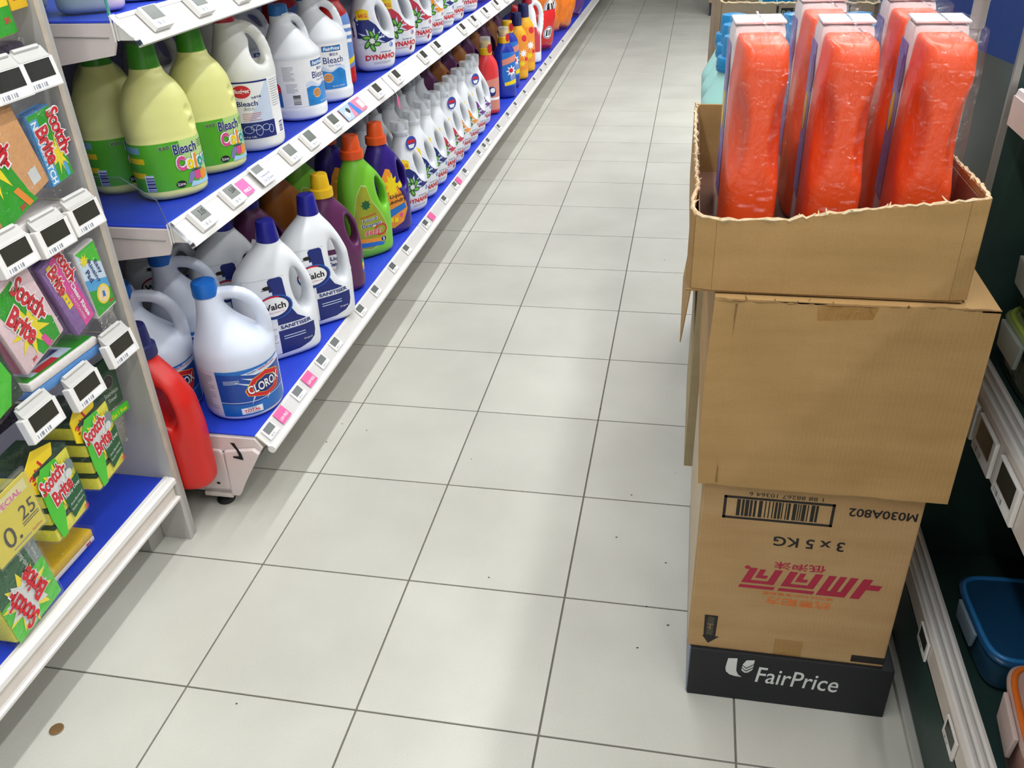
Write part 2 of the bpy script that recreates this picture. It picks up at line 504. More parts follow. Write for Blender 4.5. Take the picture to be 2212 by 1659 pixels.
def nets(fn, lo, hi, h):
    ax = [np.arange(lo[i], hi[i] + h, h) for i in range(3)]
    X, Y, Z = np.meshgrid(*ax, indexing='ij'); Dv = fn(X, Y, Z); G = np.stack([X, Y, Z], -1)
    n = np.array(Dv.shape); acc = np.zeros((*(n - 1), 3)); cnt = np.zeros(n - 1)
    cross = []
    for a in range(3):
        s0 = [slice(None)] * 3; s1 = [slice(None)] * 3; s0[a] = slice(0, -1); s1[a] = slice(1, None)
        d0, d1 = Dv[tuple(s0)], Dv[tuple(s1)]; mk = (d0 < 0) != (d1 < 0); cross.append((mk, d0 < 0))
        t = np.where(mk, d0 / np.where(mk, d0 - d1, 1), 0); pos = G[tuple(s0)].copy(); pos[..., a] += t * h
        o = [i for i in range(3) if i != a]
        for i in (0, 1):
            for j in (0, 1):
                sl = [slice(None)] * 3; sl[o[0]] = slice(i, n[o[0]] - 1 + i); sl[o[1]] = slice(j, n[o[1]] - 1 + j); sl = tuple(sl)
                acc += np.where(mk[sl][..., None], pos[sl], 0); cnt += mk[sl]
    act = cnt > 0; idx = -np.ones(n - 1, int); idx[act] = np.arange(act.sum()); V = acc[act] / cnt[act][:, None]
    F = []
    for a in range(3):
        mk, ins = cross[a]; o = [(a + 1) % 3, (a + 2) % 3]
        I = np.argwhere(mk)
        ok = (I[:, o[0]] > 0) & (I[:, o[1]] > 0) & (I[:, o[0]] < n[o[0]] - 1) & (I[:, o[1]] < n[o[1]] - 1); I = I[ok]
        q = []
        for du, dv in ((-1, -1), (0, -1), (0, 0), (-1, 0)):
            J = I.copy(); J[:, o[0]] += du; J[:, o[1]] += dv; q.append(idx[J[:, 0], J[:, 1], J[:, 2]])
        q = np.stack(q, 1); fl = ~ins[I[:, 0], I[:, 1], I[:, 2]]; q[fl] = q[fl][:, ::-1]; F.append(q)
    F = np.concatenate(F)
    e = h * .2
    for _ in range(3):
        x, y, z = V.T; d = fn(x, y, z)
        g = np.stack([(fn(x + e, y, z) - fn(x - e, y, z)), (fn(x, y + e, z) - fn(x, y - e, z)), (fn(x, y, z + e) - fn(x, y, z - e))], 1) / (2 * e)
        st = (d / np.maximum((g * g).sum(1), .15))[:, None] * g
        ln = np.linalg.norm(st, axis=1, keepdims=True); V = V - st * np.minimum(1, .5 * h / np.maximum(ln, 1e-9))
    return V, F

def moulded(name, fn, lo, hi, h, m, parent):
    V, F = nets(fn, lo, hi, h)
    me = bpy.data.meshes.new(name); me.from_pydata(V.tolist(), [], F.tolist()); me.update(); me.shade_smooth()
    o = link(name, me, m, parent)
    bv = BVHTree.FromPolygons([Vector(p) for p in V.tolist()], F.tolist())
    return o, bv

# ------------------------------------------------------------------ palette
W_METAL = M('white_enamel', '#e9e6e2', rough=.35, var=.02, bump=.02)
BEIGE = M('beige_enamel', '#d9cfc6', rough=.4, var=.04)
PINKISH = M('pale_enamel', '#dccfcd', rough=.4, var=.03)
GREYWALL = M('grey_enamel', '#a9a7a3', rough=.5, var=.03)
BLUEMAT = M('blue_shelf_mat', '#2342c8', rough=.5, var=.06, scale=8, bump=.25, bscale=500)
DARK = M('dark_rubber', '#191a1c', rough=.6)
BLACKCARD = M('black_card', '#14161b', rough=.6, var=.1, bump=.05)
GREEN_ST = M('dark_green_enamel', '#29423d', rough=.45, var=.08)
CLEAR = film('clear_plastic', '#fafbfc', clear=.90, rough=.12, bump=.05, bscale=25)
WRAPF = film('clear_wrap', '#ffffff', clear=.96, rough=.05, bump=1.0, bscale=45)
GLASSY = film('glass_edge', '#e4f3f1', clear=.93, rough=.05, bump=0.)
WHITE_P = M('white_plastic', '#eceef0', rough=.32, var=.01, sss=.0)
INK = M('black_ink', '#1b1712', rough=.6)
WHITE_I = M('white_ink', '#f2f2f2', rough=.5)
GREY_I = M('grey_ink', '#8d8f96', rough=.5)
PINK_I = M('pink_card', '#ee5fa0', rough=.5)
RED_I = M('red_ink', '#d2202e', rough=.45)
YEL_I = M('yellow_ink', '#f4d418', rough=.45)
NAVY_I = M('navy_ink', '#1d2b72', rough=.45)
BLUE_I = M('blue_ink', '#1f6fc4', rough=.45)
GREEN_I = M('green_ink', '#2fa52c', rough=.45)
DGREEN_I = M('dark_green_ink', '#1c5a33', rough=.5)
ORANGE_I = M('orange_ink', '#ee8a2a', rough=.5)
CARD = mat_cardboard('cardboard', '#a3804f', '#b89462')
CARD2 = mat_cardboard('cardboard_printed', '#ab875a', '#bf9d70')
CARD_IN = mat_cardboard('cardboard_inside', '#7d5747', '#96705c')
CARD_EDGE = M('cardboard_torn_edge', '#d8c09a', rough=.8, var=.15, scale=300)
CARD_CREASE = M('cardboard_crease', '#8a6a40', rough=.8)

# ------------------------------------------------------------------ floor: grout slab and tiles
T = .30
TX0, TX1, TY0, TY1 = -3, 5, -3, 30
fl = MB().box(-2.2, 4.6, -2.6, 10.6, -.12, -.0025).build('floor', M('grout', '#6f6c64', rough=.9, var=.1, scale=60))
tag(fl, kind='structure')
TILE = mat_tile('pale_ceramic_tile', '#bab8ae', '#cecdc3')
g = .0016
tile_me = MB().box(g, T - g, g, T - g, -.01, 0).mesh('tile', bevel=.0008)
tile_me.materials.append(TILE)
for j in range(TY0, TY1):
    for i in range(TX0, TX1):
        t = link('tile', tile_me, None, fl); t.location = (i * T, j * T, 0)
fld = MB()
for j in range(-8, 35):
    for i in list(range(-7, TX0)) + list(range(TX1, 15)) if TY0 <= j < TY1 else range(-7, 15):
        fld.add([(i * T + g, j * T + g, 0), ((i + 1) * T - g, j * T + g, 0), ((i + 1) * T - g, (j + 1) * T - g, 0), (i * T + g, (j + 1) * T - g, 0)], [(0, 1, 2, 3)])
tag(fld.build('tile_field', TILE, fl), kind='stuff')

WALLM = M('wall_paint', '#dcdcd8', rough=.7, var=.02)
CEILM = M('ceiling_paint', '#ececea', rough=.8, var=.02)
tag(MB().box(-2.2, 4.6, -2.6, 10.6, 2.95, 3.05).build('ceiling', CEILM), kind='structure')
tag(MB().box(-2.3, -2.2, -2.6, 10.6, -.1, 3.05).build('wall_left', WALLM), kind='structure')
tag(MB().box(4.6, 4.7, -2.6, 10.6, -.1, 3.05).build('wall_right', WALLM), kind='structure')
tag(MB().box(-2.3, 4.7, 10.6, 10.7, -.1, 3.05).build('wall_back', WALLM), kind='structure')
tag(MB().box(-2.3, 4.7, -2.7, -2.6, -.1, 3.05).build('wall_front', WALLM), kind='structure')

# ceiling lamps: tube rows along the aisle; rightmost two added to brighten left shelves
ORD = ['first', 'second', 'third', 'fourth', 'fifth', 'sixth', 'seventh', 'eighth', 'ninth', 'tenth', 'eleventh', 'twelfth',
       'thirteenth', 'fourteenth', 'fifteenth', 'sixteenth', 'seventeenth', 'eighteenth', 'nineteenth', 'twentieth', 'twenty-first', 'twenty-second', 'twenty-third', 'twenty-fourth']
TUBE = emit('lit_tube', '#fbfdff', 6.)
for ri, (lx, lz) in enumerate(LIGHT_ROWS):
    for li, ly in enumerate(LIGHT_YS):
        t = thing('ceiling_light', '%s white tube lamp from the front, in the ceiling row above the %s' % (ORD[li], ['aisle', 'carton stacks', 'next aisle, added', 'wall side, added'][ri]),
                  'lamp', 'tube lamps on the ceiling', (lx, ly, lz))
        MB().prism([(-.09, .2), (-.09, .06), (-.02, .02), (.02, .02), (.09, .06), (.09, .2)], -.6, .6, 'y').build('housing', W_METAL, t)
        MB().tube([(0, -.58, 0), (0, .58, 0)], .016, 10).build('tube', TUBE, t, smooth=True, sharp=.9)
        ld = bpy.data.lights.new('tube_light', 'AREA'); ld.shape = 'RECTANGLE'; ld.size = .10; ld.size_y = 1.16; ld.energy = LIGHT_POWER
        ld.color = (.965, .985, 1.0)
        lo = bpy.data.objects.new('tube_light', ld); COL.objects.link(lo); lo.parent = t; lo.location = (0, 0, -.03)

# ------------------------------------------------------------------ shelving with the bottles
ZB, ZM, ZT = .185, .631, .976
XB, XM, XT = -.058, -.132, -.140
Y0, BAY, NBAY = .47, 1.2, 7

RAIL = M('rail_enamel', '#dcd9d5', rough=.45, var=.02)
def rail_mesh(xm, zm, y0, y1):
    b = MB()
    b.sheet([(xm - .004, zm + .004), (xm + .002, zm + .006), (xm + .036, zm - .030), (xm + .040, zm - .036), (xm + .032, zm - .040)], .0028, y0, y1, 'y')
    b.prism([(xm - .004, zm), (xm, zm), (xm + .026, zm - .030), (xm - .004, zm - .030)], y0, y1, 'y')
    return b
def base_rail_mesh(y0, y1):
    b = MB()
    b.sheet([(XB - .0025, ZB - .0025), (XB + .001, ZB - .0025), (XB + .026, ZB - .0275)], .0026, y0, y1, 'y')
    return b
holes = M('hole_black', '#0c0b0a', rough=.9)
for i in range(NBAY):
    ya, yb = Y0 + BAY * i, Y0 + BAY * (i + 1)
    u = thing('shelving_unit', ('%s bay of the white shelving with blue mats, counted from the front' % ORD[i]).replace('first bay', 'nearest bay'),
              'shelving', 'white shelving bays along the aisle', (0, ya, 0))
    L = BAY
    MB().box(-.66, -.63, .001, L - .001, .03, 1.95).build('back_panel', GREYWALL, u)
    for yy in (.001, L - .031):
        MB().box(-.64, -.60, yy, yy + .03, 0, 2.0).build('upright', BEIGE, u)
    # base
    s = MB().box(-.63, XB - .004, .002, L - .002, ZB - .022, ZB - .003).build('base_shelf', W_METAL, u, bevel=.002)
    MB().box(-.62, XB - .003, .001, L - .001, ZB - .003, ZB).build('shelf_mat', BLUEMAT, s)
    base_rail_mesh(.002, L - .002).build('price_rail', RAIL, s)
    MB().sheet([(XB + .006, ZB - .0005), (XB + .0275, ZB - .0225)], .0006, .006, L - .006, 'y').build('clear_cover', film('rail_cover', '#ffffff', clear=.965, rough=.1, bump=0.), s)
    MB().tube([(XB + .030, .001, ZB - .031), (XB + .030, L - .001, ZB - .031)], .0085, 12).build('bumper', W_METAL, s, smooth=True, sharp=.9)
    MB().box(-.15, -.146, .001, L - .001, .03, ZB - .023).build('kick_plate', BEIGE, u)
    for zi, (xm, zm) in enumerate(((XM, ZM), (XT, ZT))):
        if zm == ZT and i > 2: continue
        if zm == ZM and i > 4: continue
        s = MB().box(-.63, xm - .004, .002, L - .002, zm - .03, zm - .003).build('shelf', W_METAL, u, bevel=.002)
        MB().box(-.62, xm - .003, .001, L - .001, zm - .003, zm).build('shelf_mat', BLUEMAT, s)
        rail_mesh(xm, zm, .003, L - .003).build('price_rail', RAIL, s)
        MB().prism([(xm - .001, zm + .0075), (xm + .003, zm + .0085), (xm + .0085, zm + .0030), (xm + .006, zm + .0005)], .003, L - .003, 'y').build('rail_top_lip', W_METAL, s)
        MB().prism([(xm + .0325, zm - .0245), (xm + .0380, zm - .0300), (xm + .0405, zm - .0350), (xm + .036, zm - .033)], .003, L - .003, 'y').build('rail_bottom_lip', W_METAL, s)
        for yy in ((.0, .012) if i else (-.002, .012)):
            pass
        MB().prism([(-.63, zm - .11), (-.3, zm - .075), (xm - .012, zm - .052), (xm - .004, zm - .034), (xm - .004, zm - .004), (-.63, zm - .004)], (-.004 if i == 0 else .0022), (.0015 if i == 0 else .0062), 'y').build('bracket', PINKISH, u)
        if i == 0: MB().tube([(xm - .012, -.005, zm - .024), (-.25, -.005, zm - .022)], .0012, 6).build('groove', GREYWALL, u)
        if i == 0:
            MB().sheet([(xm + .0, zm + .009), (xm + .038, zm - .028), (xm + .040, zm - .037)], .002, -.010, .004, 'y').build('rail_end_cap', CLEAR, u)
            for k in (0, .008):
                MB().box(xm + .0, xm + .002, -.010 + k, -.008 + k, zm - .03, zm + .008).build('cap_rib', W_METAL, u)
    if i == 0:
        MB().prism([(-.63, .034), (-.118, .034), (-.106, .06), (-.046, .158), (-.060, .179), (-.63, .179)], -.004, .002, 'y').build('base_bracket', PINKISH, u, bevel=.001)
        MB().prism([(-.134, .036), (-.116, .036), (-.098, .070), (-.050, .150), (-.062, .160), (-.128, .150)], -.016, -.004, 'y').build('front_flange', PINKISH, u, bevel=.003)
        MB().prism([(-.30, .150), (-.140, .150), (-.133, .140), (-.133, .046), (-.30, .046)], -.012, -.004, 'y').build('side_plate', PINKISH, u, bevel=.004)
        fl2 = Flat(-.0125)
        D(fl2, 'bolt_hole', ell(-.163, .118, .0042, .003), holes, u); D(fl2, 'bolt_hole', ell(-.160, .064, .0042, .003), holes, u)
        D(Flat(-.017), 'rust_slot', poly([(-.108, .176), (-.098, .176), (-.088, .150), (-.086, .134), (-.108, .138), (-.108, .142), (-.094, .143), (-.097, .158)]), holes, u)
        D(Flat(-.0125), 'rust_mark', poly([(-.137, .138), (-.133, .146), (-.126, .150), (-.131, .150)]), holes, u, 3)
        MB().box(-.20, -.135, -.012, .02, .026, .036).build('foot_plate', BEIGE, u, bevel=.002)
    if i < 3:
        f = MB().lathe([(.019, 0), (.020, .004), (.014, .009), (.008, .011), (.008, .034)], 18, -.168, .012).build('foot', DARK, u, smooth=True, sharp=.7)

# hidden ledge between the bay and the end panel, where the red bottle stands
MB_LEDGE_Z = .098
u = thing('gap_ledge', 'narrow beige ledge behind the end panel under the red bottle', 'ledge', None, (0, .42, 0))
MB().box(-.60, -.212, -.040, .034, MB_LEDGE_Z - .006, MB_LEDGE_Z).build('ledge_plate', BEIGE, u)
MB().box(-.59, -.57, -.040, .034, 0, MB_LEDGE_Z - .006).build('ledge_post', BEIGE, u)

# ------------------------------------------------------------------ the bay with the sponges
NX, NZ = -.196, .157
u = thing('sponge_bay', 'white shelving bay with hooks and blue base mat holding scouring sponges', 'shelving', None, (0, 0, 0))
MB().box(-.64, -.62, -1.3, .345, .02, 1.95).build('back_panel', GREYWALL, u)
TANEDGE = M('worn_tan_edge', '#b7ab9c', rough=.6, var=.12, scale=40)
MB().box(-.62, -.179, .347, .3585, .0, 1.95).build('end_panel', M('end_panel_grey', '#b5b2ae', rough=.5, var=.03), u, bevel=.001)
MB().box(-.1795, -.1775, .3470, .3585, .15, 1.95).build('panel_edge', TANEDGE, u)
MB().box(-.62, -.1805, .3590, .3715, .0, 1.95).build('outer_panel', M('outer_panel_grey', '#a9a6a2', rough=.5, var=.04), u, bevel=.001)
s = MB().box(-.62, NX, -1.3, .346, NZ - .03, NZ - .003).build('base_shelf', W_METAL, u, bevel=.002)
MB().box(-.61, NX + .001, -1.3, .3455, NZ - .003, NZ).build('shelf_mat', BLUEMAT, s)
r = MB()
r.prism([(NX - .002, NZ - .01), (NX - .002, NZ + .003), (NX + .006, NZ + .004), (NX + .008, NZ + .0015), (NX + .010, NZ + .004), (NX + .017, NZ + .003), (NX + .021, NZ - .001), (NX + .021, NZ - .010), (NX + .014, NZ - .013)], -1.3, .3465, 'y')
r.build('price_rail', W_METAL, s)
MB().box(NX - .002, NX + .012, -1.3, .346, NZ - .046, NZ - .0131).build('rail_face', BEIGE, s)
MB().prism([(NX + .004, NZ - .040), (NX + .022, NZ - .043), (NX + .021, NZ - .049), (NX + .004, NZ - .046)], -1.3, .3465, 'y').build('rail_lip', W_METAL, s)
MB().box(-.62, -.24, .30, .345, 0, NZ - .03).build('base_post', GREYWALL, u)

# ------------------------------------------------------------------ shelving with the food boxes, opposite side
RX, RZ1, RZ2, RZ3 = 1.170, .172, .512, .897
RDECK = .108
u = thing('container_shelving', 'dark green shelving with white ridged price rails holding food boxes', 'shelving', None, (0, 0, 0))
MB().box(1.70, 1.73, -1.3, .42, .02, 1.35).build('back_panel', GREEN_ST, u)
MB().box(1.185, 1.73, .405, .420, .0, 1.35).build('end_panel', GREEN_ST, u)
MB().box(1.176, 1.1845, .4045, .412, .0, 1.35).build('panel_edge', M('dull_aluminium', '#a7a29c', rough=.4, metal=.6), u)
MB().box(1.168, 1.180, -1.3, .40, .012, .13).build('kick_plate', GREEN_ST, u)
MB().box(1.154, 1.168, -1.3, .40, .0, .012).build('base_strip', M('grey_strip', '#b9b8b0', rough=.5), u, bevel=.002)
def ridge_rail(x, z, fh, y0, y1, par):
    b = MB()
    for k in range(3):
        b.prism([(x + .011 * k, z - .008), (x + .011 * k + .0015, z - .0005), (x + .011 * k + .005, z + .001), (x + .011 * k + .0095, z - .0005), (x + .011 * k + .0105, z - .008)], y0, y1, 'y')
    b.build('price_rail', W_METAL, par)
    MB().box(x - .002, x + .006, y0, y1, z - fh, z - .008).build('rail_face', BEIGE, par)
for (x, z, fh, dz) in ((RX, RZ1, .045, RDECK), (RX + .028, RZ2, .078, RZ2 - .008), (RX + .008, RZ3, .045, RZ3 - .008)):
    s = MB().box(x + .034, 1.70, -1.3, .402, dz - .012, dz).build('shelf', GREEN_ST, u)
    ridge_rail(x, z, fh, -1.3, .40 if z < .8 else .385, s)

# metal partition with the blue board, beyond the green shelving
u = thing('metal_partition', 'brushed metal partition with a dark blue board along its top', 'partition', None, (1.25, .58, 0))
MB().box(0, .03, 0, 2.4, 0, 1.0).build('metal_sheet', mat_brushed('brushed_steel', '#a9b1b6', .30), u)
MB().prism([(0, .882), (2.4, .712), (2.4, 1.35), (0, 1.35)], -.004, 0, 'x').build('blue_board', M('blue_board_paint', '#123a86', rough=.45, var=.03), u)
MB().box(-.006, .0, -.006, .0, 0, .99).build('corner_bead', M('dark_bronze', '#4a4640', rough=.4, metal=.8), u)
t = thing('grey_pole', 'slim grey metal pole with a ribbed plastic sleeve near the carton stack', 'pole', None, (1.157, .545, 0))
MB().tube([(0, 0, 0), (0, 0, .955)], .0078, 14).build('tube', M('pole_metal', '#c9c0ba', rough=.35, metal=.35), t, smooth=True, sharp=.9)
MB().lathe([(.0100, .945), (.0106, .95), (.0106, .980), (.0116, .982), (.0116, .987), (.0106, .989), (.0106, 1.30)], 16).build('sleeve', M('pole_sleeve', '#cbc2bd', rough=.5), t, smooth=True, sharp=.6)
MB().lathe([(.016, 0), (.016, .01), (.010, .014)], 16).build('foot', DARK, t)

# ------------------------------------------------------------------ bottle kinds (front faces -Y, handle towards +X)
P_WHITE = M('hdpe_white', '#e9ecf0', rough=.33, var=.01)
P_PALE = M('hdpe_pale_blue', '#d5dcec', rough=.34, var=.01)
P_CREAM = M('hdpe_cream', '#e6e6e0', rough=.36, var=.01)
P_YEL = M('hdpe_pale_yellow', '#eaea96', rough=.36, var=.015)
P_RED = M('hdpe_red', '#cc2019', rough=.35, var=.02)
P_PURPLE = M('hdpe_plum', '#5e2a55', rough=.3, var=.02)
P_GREEN = M('hdpe_lime', '#7cc83a', rough=.3, var=.02)
P_VIOLET = M('hdpe_violet', '#34207e', rough=.28, var=.02)
P_BLUE = M('hdpe_blue', '#1f35a4', rough=.3, var=.02)
P_YELLOW = M('hdpe_amber', '#f0ac1e', rough=.3, var=.02)
P_CORAL = M('hdpe_coral', '#e23b3f', rough=.3, var=.02)
P_AQUA = M('hdpe_aqua', '#a6dcd4', rough=.35, var=.01)
P_ORANGE = M('hdpe_orange', '#f8531f', rough=.35, var=.02)
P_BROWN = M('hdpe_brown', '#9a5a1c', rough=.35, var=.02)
C_BLUE = M('cap_blue', '#1268c4', rough=.35)
C_NAVY = M('cap_navy', '#1b1d8c', rough=.35)
C_DNAVY = M('cap_dark_navy', '#1d2058', rough=.35)
C_GREEN = M('cap_green', '#3f8f1e', rough=.35)
C_RED = M('cap_red', '#b8283c', rough=.35)
C_ORANGE = M('cap_orange', '#ee5a22', rough=.35)
C_YEL = M('cap_yellow', '#f2c21c', rough=.35)
C_TEAL = M('cap_teal_blue', '#1487bf', rough=.3)
C_STEEL = M('cap_steel_blue', '#2f73b5', rough=.35)
L_SKY = M('label_sky', '#cfdcf0', rough=.4)
L_BLUE = M('label_blue', '#1b66b8', rough=.35, var=.12, scale=14)
L_DBLUE = M('label_deep_blue', '#17479e', rough=.35, var=.1, scale=16)
L_LILAC = M('label_lilac', '#d9cfe0', rough=.4)
L_GREEN = M('label_green', '#56b22c', rough=.35, var=.15, scale=16)
L_LIME = M('label_light_green', '#b9dc86', rough=.4)
L_SEA = M('label_sea', '#2f86cf', rough=.35, var=.25, scale=25)
L_ORANGE = M('label_orange', '#f0942e', rough=.4, var=.1)
L_OLIVE = M('label_olive', '#9ca32c', rough=.4, var=.2, scale=20)
L_TEALT = M('label_teal', '#23a08d', rough=.4)
L_PINK = M('label_pink', '#e0528e', rough=.4)
L_PURP = M('label_purple', '#6a2f86', rough=.4)
CAPF = film('clear_cap_plastic', '#f3f5f7', clear=.72, rough=.08, bump=0., milky=True)
H = .0034

def cap(parent, m, prof, cx=0., ribs=0, name='cap', n=24):
    b = MB().lathe(prof, n, cx)
    return b.build(name, m, parent, smooth=True, sharp=.55)

def k_clorox():
    r = proto('bleach_jug')
    body = loft([(0, .074, .074), (.01, .079, .079), (.125, .080, .080), (.148, .078, .078, -.001), (.170, .064, .066, -.008), (.192, .047, .050, -.017),
                 (.215, .034, .036, -.024), (.240, .025, .026, -.029), (.258, .0215, .0215, -.031), (.27, .0215, .0215, -.031)], 0, .264, soft=.008)
    hd = tube_sdf([(-.028, 0, .248), (.002, 0, .255), (.036, 0, .246), (.060, 0, .218), (.068, 0, .180), (.064, 0, .140)], [.010, .0115, .012, .012, .013, .016])
    b, bv = moulded('body', lambda X, Y, Z: smin(body(X, Y, Z), hd(X, Y, Z), .012), (-.09, -.09, -.006), (.09, .09, .275), H, P_PALE, r)
    cap(r, C_BLUE, [(.0245, .256), (.0250, .259), (.0243, .280), (.0228, .285), (.010, .286)], -.031)
    S = Wrap(bv, .080)
    l = D(S, 'label', rect(-.050, .105, .012, .117), L_BLUE, r, 1)
    D(S, 'label_shade', poly([(-.050, .117), (-.050, .045), (-.02, .040), (.02, .036), (.07, .045), (.105, .05), (.105, .117)]), L_DBLUE, l, 2)
    D(S, 'side_label', rect(-.115, -.052, .012, .118), L_LILAC, r, 1)
    D(S, 'small_print', lines(-.106, -.058, .028, .108, 15, .3), GREY_I, r, 2)
    D(S, 'top_band', poly([(-.05, .117), (-.05, .112), (0, .108), (.06, .112), (.105, .118)]), BLUE_I, l, 3)
    D(S, 'swoosh', poly([(.0, .108), (.03, .112), (.105, .116), (.105, .105), (.03, .100)]), L_SKY, l, 3)
    D(S, 'rays', join2(poly([(.0, .100), (.02, .090), (.026, .093)]), poly([(-.02, .095), (.012, .080), (.016, .083)]), poly([(.012, .036), (.02, .058), (.024, .056)]), poly([(.045, .036), (.052, .050), (.056, .048)])), L_SKY, l, 3)
    D(S, 'arc_line', join2(*[rect(-.05 + .006 * i, -.044 + .006 * i, .0455 - .00035 * min(i, 24 - i) , .0468 - .00035 * min(i, 24 - i)) for i in range(25)]), L_SKY, l, 3)
    D(S, 'lettering', text('Nothing', (.024, .1075), w=.020, h=.0042, bold=.02, rot=.1), NAVY_I, l, 4)
    D(S, 'lettering', text('DISINFECTS & CLEANS', (.060, .110), w=.046, h=.0038, bold=.02, rot=.06), RED_I, l, 4)
    hx = lambda k: [(.052 + x * k, .072 + y * k) for x, y in [(-.042, -.006), (-.030, -.020), (.012, -.022), (.044, -.006), (.046, .010), (.028, .027), (-.004, .026), (-.040, .012)]]
    hx = lambda k: [(.047 + x * k, .073 + y * k) for x, y in [(-.044, -.004), (-.040, -.016), (-.002, -.028), (.030, -.022), (.044, .004), (.042, .018), (.006, .030), (-.026, .020)]]
    D(S, 'logo', poly(hx(1.0)), YEL_I, l, 4); D(S, 'logo', poly(hx(.965)), RED_I, l, 5)
    D(S, 'logo', poly(hx(.66)), YEL_I, l, 6); D(S, 'logo', poly(hx(.63)), NAVY_I, l, 7)
    D(S, 'lettering', text('CLOROX', (.047, .073), w=.078, h=.020, bold=.045, rot=.10), INK, l, 8)
    D(S, 'lettering', text('CLOROX', (.0465, .0735), w=.076, h=.0195, bold=.02, rot=.10), WHITE_I, l, 9)
    D(S, 'badge', rect(-.012, .032, .016, .031), L_SKY, l, 4); D(S, 'badge', rect(-.010, .030, .0165, .0305), WHITE_I, l, 5)
    D(S, 'lettering', text('CLOROX', (.010, .0285), w=.018, h=.003, bold=.02), NAVY_I, l, 6)
    D(S, 'lettering', text('TOTAL', (.010, .0238), w=.033, h=.0056, bold=.04), RED_I, l, 6)
    D(S, 'lettering', text('Cleaner Disinfectant', (.010, .0190), w=.030, h=.0026, bold=.01), NAVY_I, l, 6)
    D(S, 'small_print', lines(-.036, -.004, .088, .098, 3, .35), L_SKY, l, 4)
    return r

def k_walch():
    r = proto('sanitiser_bottle')
    body = loft([(0, .080, .038, 0, 3.2), (.012, .086, .043, 0, 3.2), (.10, .089, .045, 0, 3.2), (.165, .086, .044, 0, 3.), (.200, .074, .041, -.001, 2.7), (.230, .052, .036, .005, 2.4),
                 (.250, .033, .029, .009, 2.1), (.262, .0225, .0225, .011, 2.), (.28, .0225, .0225, .011, 2.)], 0, .270, soft=.007)
    ho = hole_sdf(.0505, .150, .0170, .049, .15)
    gv = ball_sdf(-.01, -.052, .075, .075, .012, .10)
    b, bv = moulded('body', lambda X, Y, Z: smax(body(X, Y, Z), -ho(X, Y, Z), .016), (-.1, -.055, -.006), (.1, .055, .28), H, P_WHITE, r)
    cap(r, C_NAVY, [(.0240, .262), (.0245, .265), (.0195, .303), (.0182, .307), (.008, .308)], .011)
    S0 = Front(bv)
    class Sh:
        step = .007
        def __call__(q, x, z, off): return S0(x + .016, z, off)
    S = Sh()
    D(S0, 'panel_line', join2(rect(-.070, .018, .194, .1958), rect(-.070, -.0682, .185, .1958)), M('moulded_line', '#cfd4da', rough=.4), r, 1)
    D(S0, 'base_ridge', poly([(-.075, .008), (-.02, .006), (.05, .012), (.078, .022), (.078, .0245), (.05, .0150), (-.02, .0095), (-.075, .011)]), M('moulded_ridge', '#f4f6f8', rough=.3), r, 2)
    l = D(S, 'label', poly([(-.036, .190), (-.031, .194), (-.008, .194), (-.003, .190), (-.001, .150), (.004, .122), (.016, .100), (.036, .086), (-.030, .086), (-.030, .165), (-.036, .165)]), NAVY_I, r, 1)
    D(S, 'label', poly([(-.060, .072), (-.060, .020), (-.030, .016), (.010, .018), (.036, .026), (.048, .036), (.052, .050), (.052, .072)]), NAVY_I, r, 1)
    D(S, 'side_label', rect(-.075, -.032, .018, .092), WHITE_I, r, 2)
    D(S, 'small_print', lines(-.072, -.036, .044, .066, 5, .3), GREY_I, r, 3)
    D(S, 'lettering', text('Laundry', (-.052, .079), w=.036, h=.007, bold=0.), GREY_I, r, 3)
    D(S, 'lettering', text('SANITISER', (.010, .0795), w=.072, h=.0085, bold=.03), NAVY_I, r, 3)
    D(S, 'logo', ell(-.030, .130, .040, .028), BLUE_I, l, 2); D(S, 'logo', ell(-.031, .130, .038, .0265), NAVY_I, l, 3)
    D(S, 'logo', poly([(-.068, .132), (-.064, .144), (-.052, .153), (-.036, .1565), (-.015, .154), (-.02, .150), (-.06, .134)]), RED_I, l, 4)
    D(S, 'logo', ell(-.033, .131, .0335, .0215), WHITE_I, l, 5)
    D(S, 'lettering', text('Walch', (-.034, .132), w=.056, h=.0145, bold=.03), INK, l, 6)
    D(S, 'lettering', text('Walch for a Cleaner Life', (-.034, .1190), w=.046, h=.003), RED_I, l, 6)
    D(S, 'emblem', join2(ell(-.040, .176, .009, .004), rect(-.052, -.028, .1715, .1725)), INK, r, 3)
    D(S, 'small_print', lines(-.022, .028, .048, .060, 2, .3), L_SKY, r, 2)
    D(S, 'lettering', text('Original', (.032, .037), w=.020, h=.005), WHITE_I, r, 2)
    return r

def jug_body(r, m, hx=.0385, hz=.170, ha=.0135):
    body = loft([(0, .062, .036, 0, 2.8), (.014, .068, .041, 0, 2.8), (.12, .070, .043, 0, 2.8), (.185, .066, .041, -.002, 2.7), (.222, .053, .037, -.008, 2.4),
                 (.248, .036, .032, -.014, 2.1), (.264, .025, .025, -.017, 2.), (.29, .024, .024, -.017, 2.)], 0, .276, soft=.007)
    ho = hole_sdf(hx, hz, ha, .040, .20)
    return moulded('body', lambda X, Y, Z: smax(body(X, Y, Z), -ho(X, Y, Z), .014), (-.085, -.055, -.006), (.085, .055, .285), H, m, r)

def step_cap(r, m, cx=-.017):
    return cap(r, m, [(.0300, .268), (.0306, .272), (.0300, .288), (.0240, .291), (.0212, .322), (.0195, .326), (.008, .327)], cx)

